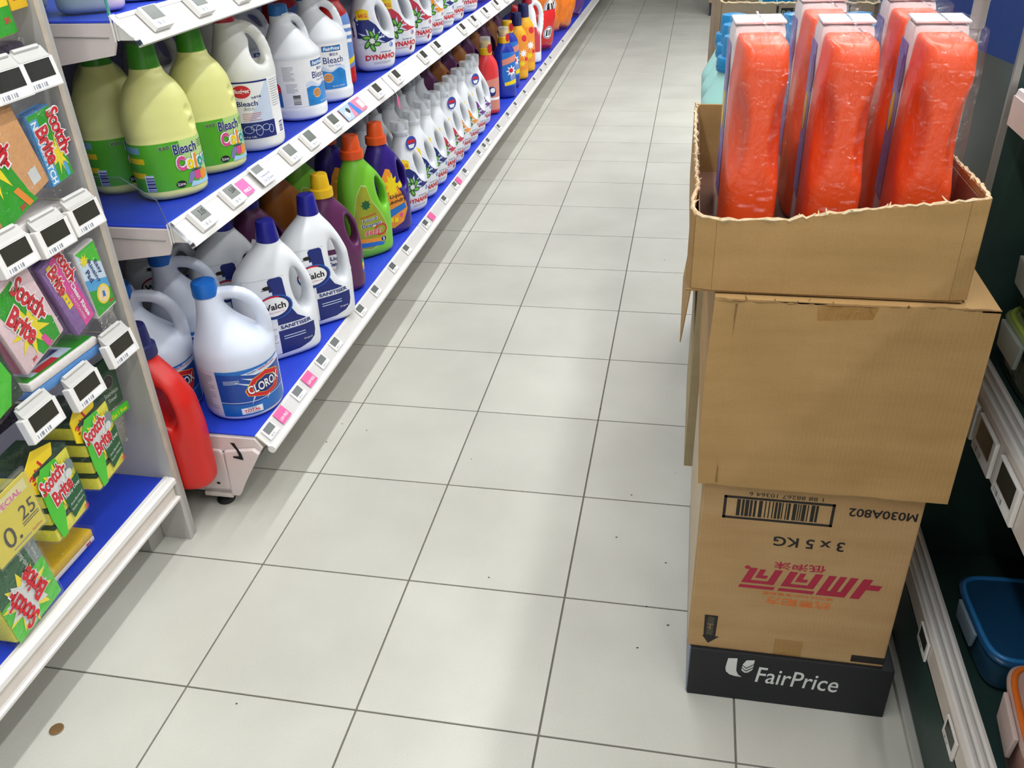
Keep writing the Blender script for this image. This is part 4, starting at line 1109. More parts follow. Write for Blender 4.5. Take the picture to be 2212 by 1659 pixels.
for k, (p, x, y, yw) in enumerate([(dyn_b, -.193, 1.815, 42), (dyn_r, -.190, 2.030, 44), (dyn_r, -.188, 2.235, 48), (dyn_y, -.188, 2.400, 54), (dyn_b, -.188, 2.560, 56), (dyn_r, -.188, 2.720, 56), (dyn_p, -.188, 2.965, 56)]):
    put(p, x, y, ZM, yw, '%s gel bottle (%s corner label) on the middle shelf, counted from the red bottle' % (ORD[k], cols[id(p)]), 'bottle', g7, 1.04)

# soft packs on the middle shelf far along, and refill pouches on the bottom shelf
def pouch_mesh(name, w, h, d, seed, crumple=.010):
    rg = np.random.default_rng(seed); n, m = 18, 22; v = []; f = []
    ph = rg.uniform(0, 6.28, 12); fr = rg.uniform(8, 34, 12)
    for side in (0, 1):
        for j in range(m + 1):
            for i in range(n + 1):
                s, t = i / n * 2 - 1, j / m * 2 - 1
                e = max(0, (1 - abs(s) ** 2.6)) ** .55 * max(0, (1 - abs(t) ** 3.2)) ** .6
                x, z = s * w / 2 * (1 - .08 * (1 - abs(t))), t * h / 2
                cr = sum(math.sin(fr[k] * (x * 3 + (-1) ** k * z * 2) + ph[k] + side) for k in range(6)) / 6 * crumple
                v.append((x + cr * .5, (d / 2 * e + cr * (e + .35)) * (-1 if side == 0 else 1) + .4 * cr, z + cr * .4))
    N1 = (n + 1) * (m + 1)
    for side in (0, 1):
        for j in range(m):
            for i in range(n):
                a = side * N1 + j * (n + 1) + i; q = (a, a + 1, a + n + 2, a + n + 1); f.append(q if side == 0 else q[::-1])
    return v, f
def pouch(name, label, w, h, d, seed, m, loc, rot, logo=None, logo_m=None):
    v, f = pouch_mesh(name, w, h, d, seed)
    from mathutils import Euler
    Rm = Euler(rot).to_matrix(); loc = (loc[0], loc[1], ZB + .002 - min((Rm @ Vector(p)).z for p in v))
    t = thing(name, label, 'pouch', 'glossy refill pouches on the bottom shelf', loc, rot=rot)
    me = mesh_from('bag', v, f, smooth=True); link('bag', me, m, t)
    if logo:
        bv = BVHTree.FromPolygons([Vector(p) for p in v], f); S = Front(bv)
        l = D(S, 'logo', ell(0, logo[0], logo[1], logo[2]), WHITE_I, t, 3)
        D(S, 'logo_ring', ring(0, logo[0], logo[1] * .92, logo[2] * .92, .004), logo_m, l, 5)
        D(S, 'logo_strokes', join2(rect(-logo[1] * .5, -logo[1] * .2, logo[0] - logo[2] * .5, logo[0] + logo[2] * .5), rect(0, logo[1] * .2, logo[0] - logo[2] * .5, logo[0] + logo[2] * .4), rect(logo[1] * .35, logo[1] * .55, logo[0] - logo[2] * .4, logo[0] + logo[2] * .5)), INK, l, 6)
    return t
F_RED = M('pouch_red', '#cf1f24', rough=.22, var=.08, scale=40); F_OR = M('pouch_orange', '#ee7a16', rough=.22, var=.1, scale=40)
F_PU = M('pouch_purple', '#5b1f7c', rough=.22, var=.1); F_MA = M('pouch_magenta', '#b52a7a', rough=.25, var=.1); F_PK = M('pack_pink', '#d97aa8', rough=.3, var=.1)
z0 = ZB
pouch('refill_pouch', 'red glossy refill pouch lowest of the pile next to the white loop handled bottle', .22, .22, .09, 1, F_RED, (-.120, 4.58, z0 + .105), (R_(8), 0, R_(62)), (.0, .045, .035), C_DNAVY)
pouch('refill_pouch', 'red crumpled refill pouch leaning back behind the lowest red one', .22, .24, .09, 2, F_RED, (-.250, 4.62, z0 + .118), (R_(10), R_(8), R_(55)), (.02, .05, .03), C_DNAVY)
pouch('refill_pouch', 'orange refill pouch with a round white logo above the red pouches', .26, .28, .10, 3, F_OR, (-.170, 5.02, z0 + .135), (R_(6), R_(-6), R_(55)), (.04, .06, .05), C_DNAVY)
pouch('refill_pouch', 'orange crumpled refill pouch leaning over the shelf edge', .22, .20, .09, 4, F_OR, (-.090, 5.30, z0 + .095), (R_(14), R_(10), R_(70)))
pouch('refill_pouch', 'magenta refill pouch squeezed between orange pouches', .20, .24, .08, 5, F_MA, (-.170, 5.55, z0 + .115), (R_(8), 0, R_(60)))
pouch('refill_pouch', 'dark purple refill pouch drooping over the price rail', .22, .17, .08, 6, F_PU, (-.085, 5.85, z0 + .080), (R_(16), R_(8), R_(70)))
pouch('refill_pouch', 'amber refill pouch farthest along the bottom shelf', .26, .26, .10, 7, F_OR, (-.150, 6.15, z0 + .125), (R_(6), 0, R_(60)), (.03, .05, .04), C_DNAVY)
pouch('refill_pouch', 'purple and dull refill pouch behind the amber one at the far end', .24, .26, .10, 8, F_PU, (-.190, 6.55, z0 + .125), (R_(6), 0, R_(60)))
t = thing('pink_pack', 'pink wrapped pack on the middle shelf after the gel bottles', 'pack', None, (-.215, 3.22, ZM + .122), rot=(0, 0, R_(50)))
v, f = pouch_mesh('bag', .22, .22, .10, 9, .004); link('bag', mesh_from('bag', v, f, smooth=True), F_PK, t)
t = thing('pink_pack', 'magenta wrapped pack farthest on the middle shelf', 'pack', None, (-.215, 3.52, ZM + .122), rot=(0, 0, R_(50)))
link('bag', mesh_from('bag', v, f, smooth=True), F_MA, t)

# boxes on the top shelf, cut by the picture's edge
for k, (x, y, m_, lab) in enumerate([(-.245, .575, M('tub_pink', '#e2ccd2', rough=.35), 'pinkish white tub behind the glass divider on the top shelf'),
                                     (-.392, .570, M('tub_grey', '#cfccd4', rough=.35), 'greyish tub in the corner of the top shelf behind the pinkish one'),
                                     (-.230, .720, M('tub_aqua', '#cfe6e4', rough=.35), 'pale aqua tub on the top shelf beyond the glass divider'),
                                     (-.230, .900, M('tub_cream', '#e8e2d6', rough=.35), 'cream tub on the top shelf, third along the rail')]):
    t = thing('plastic_tub', lab, 'tub', None, (x, y, ZT + .0015))
    bd = loft([(0, .050, .038, 0, 4.), (.008, .054, .042, 0, 4.), (.10, .056, .044, 0, 4.), (.16, .056, .044, 0, 4.)], 0, .15, soft=.004, kbot=.010)
    moulded('body', bd, (-.062, -.05, -.006), (.062, .05, .156), .005, m_, t)
    MB().prism([(-.058, -.046), (.058, -.046), (.058, .046), (-.058, .046)], .150, .168, 'z').build('lid', m_, t, bevel=.006)
    t.rotation_euler = (0, 0, R_(35))
t = thing('glass_divider', 'upright glass divider with green edge on the end of the top shelf', 'divider', None, (-.17, .478, ZT + .0012))
MB().box(-.30, .020, -.002, .002, 0, .20).build('pane', GLASSY, t)
MB().box(.0185, .0215, -.0025, .0025, 0, .20).build('pane_edge', M('glass_green_edge', '#4f9a94', rough=.2), t)
t = thing('glass_divider', 'low glass divider with a thin dark edge on the end of the middle shelf', 'divider', None, (-.17, .478, ZM + .0012))
MB().prism([(-.30, 0), (.030, 0), (.020, .045), (-.04, .085), (-.30, .085)], -.0015, .0015, 'y').build('pane', film('clear_divider', '#f2f6f6', clear=.96, bump=0.), t)
ed = [(.030, 0), (.020, .045), (-.04, .085), (-.30, .085)]
MB().tube([(x, 0, z) for x, z in ed], .0009, 5).build('pane_edge', M('divider_edge', '#5a6478', rough=.3), t)

# ------------------------------------------------------------------ price tags
SCREEN = M('tag_screen', '#444b42', rough=.25, var=.1, scale=60); SCREEN_D = M('tag_screen_dark', '#34342d', rough=.25, var=.1)
SCREEN_L = M('tag_screen_light', '#5d6260', rough=.25, var=.08)
def k_tag(name, w, h, d, screen, clip=False, strokes=True, bar=True):
    r = proto(name)
    MB().box(-w / 2, w / 2, -d, 0, -h / 2, h / 2).build('case', W_METAL, r, bevel=.0016)
    S = Flat(-d)
    sw, sh = w * .74, h * .60
    D(S, 'screen', rect(-w * .36, -w * .36 + sw, -h * .14, -h * .14 + sh), screen, r, 1)
    if bar: D(S, 'sticker', rect(-w * .40, w * .40, -h * .44, -h * .20), WHITE_I, r, 1)
    if bar: tag(D(S, 'sticker_print', bars(-w * .36, w * .10, -h * .40, -h * .25, 10, 3), GREY_I, r, 2), kind='stuff')
    if clip:
        MB().prism([(-.002, h / 2), (-d, h / 2), (-d + .004, h / 2 + .004), (-.004, h / 2 + .016), (-.002, h / 2 + .016)], -w * .42, w * .46, 'x').build('clip', M('clip_grey', '#b9b7b2', rough=.3), r)
        MB().tube([(-w * .36, -.004, h / 2 + .016), (w * .36, -.004, h / 2 + .016)], .0035, 8).build('hinge', M('clip_clear_grey', '#c9c8c4', rough=.2), r)
    return r
tag_mid = k_tag('price_tag', .054, .043, .011, SCREEN)
tag_far = k_tag('price_tag', .054, .043, .011, SCREEN_D)
tag_low = k_tag('price_tag', .044, .028, .003, SCREEN_L)
tag_near = k_tag('price_tag', .076, .042, .014, SCREEN_D, clip=True)
tag_right = k_tag('price_tag', .080, .056, .006, SCREEN_D)
index_children()
def on_rail(xm, zm, y, off=.003): return (xm + .0195 + off * .7, y, zm - .0125 + off * .7)
gt = {'top': 'electronic tags on the top rail', 'mid': 'electronic tags on the middle rail', 'low': 'electronic tags on the bottom rail'}
for k, y in enumerate([.547, .696, .853, 1.02]):
    o = dup(tag_mid, on_rail(XT, ZT, y), rot=(-R_(43), 0, PI / 2), label='%s electronic price tag on the top rail, counted from its near end' % ORD[k], cat='price tag', group=gt['top'])
mids = [.538, .661, .947, 1.063, 1.217, 1.562, 1.747, 2.052, 2.226, 2.60, 2.792, 3.016, 3.239, 3.448, 3.70]
for k, y in enumerate(mids):
    o = dup(tag_mid if k < 5 else tag_far, on_rail(XM, ZM, y), rot=(-R_(43), 0, PI / 2), label='%s electronic price tag on the middle rail, counted from its near end' % ORD[k], cat='price tag', group=gt['mid'])
    if k < 2:
        dg = D(Flat(-.011), 'digits', text(['3.15', '5.50'][k], (.006, .009), w=.018, h=.011), INK, o, 2)
def on_low(y): return (XB + .0125, y, ZB - .0115)
lows = [.509, .658, .801, .890, 1.076, 1.197, 1.357, 1.494, 1.709, 1.946, 2.099, 2.257, 2.498, 2.596, 2.672, 2.893, 3.102, 3.296, 3.546, 3.836, 4.061, 4.224, 4.411, 4.944]
for k, y in enumerate(lows):
    dup(tag_low, on_low(y), rot=(-R_(47), 0, PI / 2), label='%s electronic price tag on the bottom rail, counted from its near end' % ORD[k], cat='price tag', group=gt['low'])
def flat_card(name, label, w, h, m, loc, rot, writing=()):
    t = thing(name, label, 'card', None, loc, rot=rot)
    MB().box(-w / 2, w / 2, -.0008, 0, -h / 2, h / 2).build('card', m, t)
    for (tt, mm, ly) in writing: D(Flat(-.0008), 'lettering', tt, mm, t, ly)
    return t
rl = (-R_(47), 0, PI / 2); rm = (-R_(43), 0, PI / 2)
low_w = [(text('LOW PRICE', (0, -.005), w=.034, h=.007, bold=.02), WHITE_I, 1)]
for k, y in enumerate([.569, .720]):
    x_, y_, z_ = on_low(y); flat_card('pink_price_card', ['pink low price card on the bottom rail beside the foremost bleach jug', 'pink low price card on the bottom rail past the foremost bleach jug'][k], .042, .030, PINK_I, (x_ + .001, y_, z_ + .001), rl, low_w)
for k, y in enumerate([1.778, 2.153]):
    x_, y_, z_ = on_low(y); flat_card('pink_price_card', ['small pink card on the bottom rail below the violet bottle', 'small pink card on the bottom rail below the gel bottles'][k], .040, .026, PINK_I, (x_ + .001, y_, z_ + .001), rl)
x_, y_, z_ = on_rail(XM, ZM, .716, .005); flat_card('pink_price_card', 'bright pink low price card on the middle rail below the yellow bleach', .046, .034, PINK_I, (x_, y_, z_), rm, [(text('PRICE', (.004, -.007), w=.026, h=.007, bold=.02), WHITE_I, 1)])
x_, y_, z_ = on_rail(XM, ZM, .800, .007)
t = flat_card('notice_card', 'white notice card reading temporarily out of stock on the middle rail', .066, .050, WHITE_P, (x_ + .002, y_, z_ + .004), rm,
              [(text('Temporarily', (0, -.006), w=.044, h=.007), NAVY_I, 1), (text('Out Of Stock', (0, -.016), w=.044, h=.006), NAVY_I, 1), (rect(-.026, .012, .004, .020), SCREEN, 1)])
x_, y_, z_ = on_rail(XM, ZM, 1.368, .005)
t = flat_card('promo_strip', 'colourful pink and blue promotion strip on the middle rail', .150, .040, M('strip_pink', '#c9748e', rough=.4, var=.2, scale=30), (x_, y_, z_), rm,
              [(poly([(-.075, -.02), (-.03, -.02), (-.005, .02), (-.075, .02)]), M('strip_sky', '#9fb8e0', rough=.4), 1), (ell(-.052, -.004, .012, .009), WHITE_I, 2), (ell(-.034, .004, .010, .008), INK, 2),
               (poly([(.0, -.02), (.03, -.02), (.012, .02), (-.004, .02)]), BLUE_I, 1), (rect(.044, .070, -.012, .012), WHITE_I, 1)])
t = thing('pink_tag', 'small pink oval tag hanging below the middle rail', 'tag', None, (XM + .040, 1.70, ZM - .070), rot=(0, R_(-20), R_(90)))
D(Flat(0), 'card', ell(0, 0, .009, .024), PINK_I, t, 1); MB().tube([(0, 0, .022), (0, .004, .036)], .0008, 5).build('string', WHITE_P, t)
# hang tags on the gel bottles
for k, (x, y, lab) in enumerate([(-.090, 1.775, 'round blue hang tag on the first gel bottle of the bottom row'), (-.092, 2.70, 'round blue hang tag on a gel bottle near the coral bottle'), (-.090, 2.30, 'round blue hang tag on a gel bottle in the middle of the bottom row')]):
    t = thing('hang_tag', lab, 'tag', 'round blue hang tags on gel bottles', (x, y, ZB + .232), rot=(0, 0, R_(58)))
    MB().prism([(.022 * math.cos(a * PI / 12), .022 * math.sin(a * PI / 12)) for a in range(24)], -.001, 0, 'y').build('disc', M('tag_blue', '#3a4ea8', rough=.4), t)
    D(Flat(-.001), 'picture', rect(-.016, .016, .000, .010), RED_I, t, 1); D(Flat(-.001), 'picture', poly([(-.014, -.004), (.014, -.004), (.008, -.016), (-.008, -.016)]), WHITE_I, t, 1)
    MB().tube([(0, .0, .02), (-.004, .012, .030)], .0008, 5).build('string', WHITE_P, t)

# ------------------------------------------------------------------ sponge packs on hooks
XP = -.185
SP_YEL = M('sponge_yellow', '#e8e24a', rough=.9, var=.08, scale=160, bump=.5, bscale=700)
SP_GRN = M('scour_green', '#24402e', rough=.95, var=.15, scale=200, bump=.6, bscale=900)
SP_TAN = M('sponge_tan', '#dfa46c', rough=.9, var=.08, scale=120, bump=.5, bscale=600)
SP_WHITE = M('sponge_white', '#e6e0dc', rough=.9, var=.04, scale=120, bump=.3, bscale=600)
SP_BLUE = M('sponge_blue', '#4f8ccc', rough=.9, var=.08, scale=120, bump=.4, bscale=600)
SP_PINK = M('sponge_pink', '#d9788e', rough=.9, var=.08, scale=120, bump=.5, bscale=600)
SP_PALEPINK = M('sponge_pale_pink', '#e9ccd0', rough=.9, var=.06, scale=120, bump=.4, bscale=600)
SP_PURP = M('scrub_purple', '#8f6aa8', rough=.9, var=.15, scale=160, bump=.6, bscale=700)
SP_DPURP = M('scrub_dark_purple', '#352a3e', rough=.9, var=.2, scale=120, bump=.5)
STEEL = M('steel_wool', '#a7a59e', rough=.35, metal=.8, var=.3, scale=300, bump=1., bscale=350)
P_GRN = M('print_green', '#26a01f', rough=.35, var=.06); P_LGRN = M('print_bright_green', '#45c02a', rough=.35, var=.08)
P_PINK = M('print_magenta', '#e0489c', rough=.35); P_SKY = M('print_sky', '#4aa3dc', rough=.35); P_PAL = M('print_pale_sky', '#cfe4f4', rough=.35)
P_GREY = M('print_grey', '#7d8a88', rough=.4); P_YSTAR = M('print_yellow', '#f6dd1c', rough=.35, var=.06); P_HALO = M('print_halo', '#d9dcd8', rough=.4)

def rounded_box(x0, x1, y0, y1, z0, z1, name, m, par, bev=.006):
    return MB().box(x0, x1, y0, y1, z0, z1).build(name, m, par, bevel=bev, smooth=True, sharp=.6)

def scotch(S, par, cx, cy, sz, rot=0., layer=4, halo=True, lead=.62):
    """Two-line red logo lettering with a pale outline."""
    c, s = math.cos(rot), math.sin(rot)
    def at(x, y): return (cx + (x * c - y * s) * sz, cy + (x * s + y * c) * sz)
    for word, x, y, w in (('Scotch-', -.04, .26, 1.0), ('Brite', .06, -.26, .78)):
        D(S, 'lettering', text(word, at(x, y), w=w * sz * 1.06, h=.46 * sz, bold=.10, rot=rot), WHITE_I if halo else P_HALO, par, layer)
        D(S, 'lettering', text(word, at(x, y), w=w * sz, h=.42 * sz, bold=.035, rot=rot), RED_I, par, layer + 1)

def pack(name, label, y, z, w, h, d, rot, X=XP, bodies=None, wrap=True, cat='sponge pack', grow=.004, yaw=0.):
    t = thing(name, label, cat, 'scouring sponge packs in the sponge bay', (X, y, z), rot=(0, -rot, PI / 2 + yaw))
    for (nm, m, x0, x1, y0, y1, z0, z1, bev) in (bodies or []):
        rounded_box(x0, x1, y0, y1, z0, z1, nm, m, t, bev)
    if wrap:
        g = grow
        b = MB().box(-w / 2 - g, w / 2 + g, -.0018, d + .003, -h / 2 - g, h / 2 + g)
        b.build('wrap', WRAPF, t, bevel=.004, smooth=True, sharp=.9)
        MB().box(-w / 2 - g, w / 2 + g, d * .4, d * .4 + .0006, h / 2 + g, h / 2 + g + .022).build('header', WRAPF, t)
    return t

# tan sponge pack, upper row
w, h, d = .132, .152, .030
t = pack('sponge_pack', 'tan sponge pack with red logo, hanging in the upper row beside the blue pack', .196, .834, w, h, d, .26,
         bodies=[('sponge', SP_TAN, -w / 2, w / 2, 0, d, -h / 2, h / 2, .006)])
S = Flat(0)
l = D(S, 'label', poly([(-.067, .06), (.000, .020), (.020, -.078), (-.060, -.078)]), P_GRN, t, 1)
l = D(S, 'label', poly([(-.030, -.03), (.006, -.04), (.024, -.080), (-.050, -.080)]), P_GRN, t, 2)
D(S, 'star', star(-.026, .010, .046, .020, 9, .3, .9, 1.2), P_YSTAR, l, 3)
scotch(S, l, -.020, .022, .085, -1.35, 5)
D(S, 'strip', poly([(-.012, -.045), (.000, -.045), (.014, -.078), (.002, -.078)]), ORANGE_I, l, 4)
D(S, 'corner_mark', poly([(.010, .070), (.040, .076), (.034, .082), (.010, .080)]), RED_I, t, 1)
D(S, 'small_print', rect(.030, .050, -.062, -.040), P_HALO, t, 1)
D(S, 'lettering', text('3M', (-.010, -.072), w=.012, h=.007, bold=.04), RED_I, l, 5)
t = pack('sponge_pack', 'white and blue layered sponge lying under the tan pack', .236, .720, .165, .030, .060, -.06, bodies=[('white_layer', SP_WHITE, -.082, .082, 0, .06, .000, .016, .003), ('blue_layer', SP_BLUE, -.082, .082, 0, .06, -.016, .000, .003)])
# blue no-scratch pack
w, h, d = .058, .112, .022
t = pack('sponge_pack', 'slim green and blue no-scratch pad pack next to the end panel, upper row', .2995, .824, w, h, d, .10, X=-.184, bodies=[('pad', SP_BLUE, -w / 2, w / 2, 0, d, -h / 2, h / 2, .004)])
l = D(S, 'label', rect(-.027, .027, -.054, .054), P_GRN, t, 1)
D(S, 'strip', rect(-.027, -.008, -.054, .046), P_SKY, l, 2); D(S, 'star', star(.010, -.016, .024, .010, 9, 0, .8, 1.4), P_YSTAR, l, 2)
D(S, 'lettering', text('NO SCRATCH', (-.018, -.004), w=.095, h=.013, bold=.03, rot=-PI / 2), WHITE_I, l, 3)
scotch(S, l, .011, .010, .070, -PI / 2 + .05, 4, lead=.3)
D(S, 'strip', rect(.012, .020, -.052, -.030), P_SKY, l, 3)
# green pack and yellow corner, topmost
t = pack('sponge_pack', 'green pack with yellow corner mark, topmost in the sponge bay', .222, 1.062, .160, .165, .030, .06, bodies=[('pad', SP_YEL, -.08, .08, 0, .03, -.082, .082, .005)])
l = D(S, 'label', rect(-.079, .079, -.080, .080), P_GRN, t, 1)
D(S, 'lettering', text('3M', (.066, -.062), w=.012, h=.008, bold=.04), RED_I, l, 2)
D(S, 'corner_mark', rect(.060, .078, -.044, -.010), YEL_I, l, 2)
t = pack('sponge_pack', 'yellow card with red brand mark hanging beside the topmost green pack', .322, 1.045, .036, .060, .003, .05, X=-.183, wrap=False, bodies=[('card', M('yellow_card', '#e8b820', rough=.5), -.018, .018, 0, .003, -.03, .03, .001)])
D(S, 'lettering', text('3M', (.000, -.012), w=.020, h=.012, bold=.04), RED_I, t, 2)
pack('sponge_pack', 'dark purple scrubber below the topmost green pack', .262, .958, .140, .030, .05, .0, X=-.20, bodies=[('scrubber', SP_DPURP, -.07, .07, 0, .05, -.014, .014, .008)])

# second row
w, h, d = .105, .135, .034
t = pack('sponge_pack', 'pink and white sponge pack with red logo, second row, farthest from the panel', .139, .610, w, h, d, .25,
         bodies=[('pink_layer', SP_PINK, -w / 2, w / 2, .012, d, -h / 2, h / 2, .005), ('white_layer', SP_PALEPINK, -w / 2, w / 2, 0, .012, -h / 2, h / 2, .005)])
l = D(S, 'label', poly([(-.045, .060), (.012, .064), (.016, .00), (.044, -.030), (.040, -.064), (-.008, -.064), (-.024, -.020)]), P_GRN, t, 1)
D(S, 'star', star(-.004, -.014, .042, .018, 9, .2, 1., 1.1), P_YSTAR, l, 2)
scotch(S, l, .006, .010, .080, -1.25, 4)
D(S, 'strip', poly([(.004, -.040), (.014, -.040), (.020, -.062), (.008, -.062)]), P_PINK, l, 3)
D(S, 'lettering', text('3M', (-.026, -.056), w=.010, h=.006, bold=.04), RED_I, t, 2)
w, h, d = .060, .138, .034
t = pack('sponge_pack', 'purple scrub pad pack with magenta label in the second row', .242, .606, w, h, d, .28,
         bodies=[('pad', SP_PURP, -w / 2, w / 2, 0, .015, -h / 2, h / 2, .006), ('pad', SP_PURP, -w / 2, w / 2, .018, .034, -h / 2, h / 2, .006)])
l = D(S, 'label', rect(-.006, .022, -.066, .066), P_PINK, t, 1)
D(S, 'strip', rect(-.018, -.007, -.020, .062), YEL_I, l, 2); D(S, 'small_print', lines(-.016, -.009, -.015, .058, 8, .3), GREY_I, l, 3)
scotch(S, l, .006, .036, .060, -PI / 2, 3)
D(S, 'lettering', text('Clean Rinse', (.012, -.024), w=.066, h=.009, bold=.03, rot=-PI / 2), WHITE_I, l, 3)
D(S, 'lettering', text('SCRATCH-FREE', (.000, -.030), w=.052, h=.005, rot=-PI / 2), P_HALO, l, 3)
w, h, d = .056, .124, .014
t = pack('sponge_pack', 'pale blue and green easy rinsing pad pack against the end panel', .3085, .600, w, h, d, .10, X=-.184,
         bodies=[('pad', SP_WHITE, -w / 2, w / 2, 0, d, -h / 2, h / 2, .003)])
l = D(S, 'label', rect(-.026, .026, -.058, .058), P_PAL, t, 1)
D(S, 'field', poly([(-.026, .058), (.026, .058), (.026, .020), (-.010, .040)]), P_LGRN, l, 2); D(S, 'field', poly([(-.026, -.058), (.026, -.058), (.026, -.028), (-.026, -.010)]), P_GRN, l, 2)
D(S, 'field', poly([(-.026, -.010), (.026, -.028), (.026, -.010), (-.026, .010)]), P_SKY, l, 2); D(S, 'star', star(-.012, .040, .012, .006, 8), P_YSTAR, l, 3)
for k, wd_ in enumerate(('Easy', 'Rinsing', 'Pad')):
    D(S, 'lettering', text(wd_, (.010 - .013 * k + .004, .016 - .002 * k), w=[.026, .044, .022][k], h=.010, bold=.02, rot=-PI / 2 + .2), NAVY_I, l, 4)
D(S, 'roundel', ell(.004, -.030, .017, .017), YEL_I, l, 3); D(S, 'roundel', ell(.004, -.030, .014, .014), M('print_peach', '#f2d9a4', rough=.4), l, 4)
D(S, 'picture', poly([(.000, -.034), (.003, -.024), (.008, -.026), (.007, -.036)]), BLUE_I, l, 5); D(S, 'lettering', text('3M', (.016, -.050), w=.010, h=.006, bold=.04), RED_I, l, 4)
v, f = pouch_mesh('tail', .045, .05, .012, 21, .010)
link('plastic_tail', mesh_from('plastic_tail', [(x + .004, y + .01, z - .085) for x, y, z in v], f, smooth=True), film('crinkled_film', '#ffffff', clear=.7, rough=.05, bump=1., bscale=80), t)
w, h, d = .170, .028, .095
t = pack('sponge_pack', 'white sponge pack with blue base lying flat below the second row', .185, .502, w, h, d, -.03, bodies=[('white_layer', SP_WHITE, -w / 2, w / 2, 0, d, .0, .014, .004), ('blue_layer', SP_BLUE, -w / 2, w / 2, 0, d, -.016, 0., .004)])
b = MB().box(-w / 2 + .004, w / 2 - .004, .006, d - .006, .0143, .0150).build('top_label', P_GRN, t)
MB().box(-w / 2 + .02, w / 2 - .05, .012, d - .03, .0151, .0155).build('top_band', P_PAL, t); MB().box(-w / 2 + .03, w / 2 - .06, .030, d - .040, .0156, .0160).build('top_stripe', NAVY_I, t); MB().box(-.05, .0, .010, .024, .0156, .0160).build('top_logo', RED_I, t)
t = pack('sponge_pack', 'bright green scourer pack at the edge below the pink sponge pack', .016, .560, .125, .120, .020, .18, bodies=[('pad', SP_GRN, -.062, .062, 0, .02, -.06, .06, .006)])
D(S, 'label', poly([(-.060, .056), (.045, .056), (.056, -.020), (.030, -.056), (-.060, -.056)]), P_LGRN, t, 1)

# steel scourer
t = pack('scourer_pack', 'steel wool scourer pack with dark green card deep beside the end panel', .300, .345, .056, .150, .030, -.05, X=-.215, bodies=[])
v, f = pouch_mesh('wool', .055, .085, .040, 31, .010); link('steel_wool', mesh_from('steel_wool', [(x, y + .02, z - .036) for x, y, z in v], f, smooth=True), STEEL, t)
l = rounded_box(-.028, .028, .004, .010, .005, .098, 'card', M('card_dark_green', '#1d4a2a', rough=.5, var=.1), t, .002)
S2 = Flat(.004)
D(S2, 'roundel', ell(0, .056, .014, .014), INK, l, 1); D(S2, 'roundel_ring', ring(0, .056, .013, .013, .0012), P_GREY, l, 2)
D(S2, 'lettering', text('Stainless', (0, .034), w=.040, h=.008), P_HALO, l, 1); D(S2, 'lettering', text('Steel', (0, .022), w=.024, h=.008), P_HALO, l, 1)
b = rounded_box(-.030, .030, -.002, .003, -.014, .002, 'banner', P_LGRN, t, .001); D(Flat(-.002), 'lettering', text('Get 1 Free', (0, -.006), w=.046, h=.008, bold=.02), P_YSTAR, b, 1)

# heavy duty packs: stacked sponges behind a printed front
def heavy(label, y, z, X, yaw=0., rot=0.):
    w, h, d = .090, .136, .085
    t = pack('heavy_duty_pack', label, y, z, w, h, d, rot, X=X, yaw=yaw, grow=.002)
    for k in range(4):
        zc = -h / 2 + .034 * k
        rounded_box(-w / 2, w / 2, .0, d, zc, zc + .0245, 'sponge', SP_YEL, t, .004); rounded_box(-w / 2, w / 2, .0, d, zc + .0245, zc + .0335, 'scouring_layer', SP_GRN, t, .002)
    l = D(S, 'label', poly([(-.045, .050), (-.030, .066), (.008, .062), (.020, .018), (-.008, .008), (-.010, -.030), (-.022, -.066), (-.034, -.066), (-.045, -.010)]), P_LGRN, t, 7)
    D(S, 'star', star(-.004, .018, .046, .024, 10, .3, 1., .9), P_YSTAR, l, 8); D(S, 'star', star(-.006, .018, .040, .024, 9, .6, 1., .8), P_HALO, l, 9)
    D(S, 'field', poly([(-.006, .000), (.0445, .010), (.0445, -.046), (.004, -.056)]), DGREEN_I, l, 10)
    D(S, 'field', poly([(-.045, .050), (-.045, -.02), (-.036, -.066), (-.022, -.066), (-.012, -.016), (-.028, .010)]), P_LGRN, l, 10)
    scotch(S, l, -.008, .022, .066, .12, 12)
    D(S, 'picture', ell(.030, .030, .011, .013), P_GREY, l, 11); D(S, 'picture', ell(.024, .020, .009, .008), P_HALO, l, 12)
    D(S, 'lettering', text('Heavy Duty', (.020, -.010), w=.044, h=.008, bold=.02, rot=.12), P_HALO, l, 12)
    D(S, 'lettering', text('Anti-Bacterial', (.022, -.028), w=.036, h=.005, rot=.12), P_HALO, l, 12); D(S, 'lettering', text('Resist Odours', (.022, -.038), w=.036, h=.005, rot=.12), P_HALO, l, 12)
    D(S, 'lettering', text('3M', (.038, -.058), w=.010, h=.008, bold=.04), RED_I, t, 12)
    hdr = MB().prism([(-.060, .040), (-.045, .030), (.010, .069), (.016, .086), (-.030, .100), (-.060, .078)], .001, .003, 'y').build('header_card', YEL_I, t)
    D(Flat(.001), 'lettering', text('3+1', (-.036, .064), w=.036, h=.018, bold=.04, rot=.5), RED_I, hdr, 1)
    return t
heavy('green and yellow sponge stack with red logo hanging nearest the end panel', .205, .340, XP, .10)
heavy('green and yellow sponge stack with red logo next to the yellow price card', .086, .326, XP, .08)
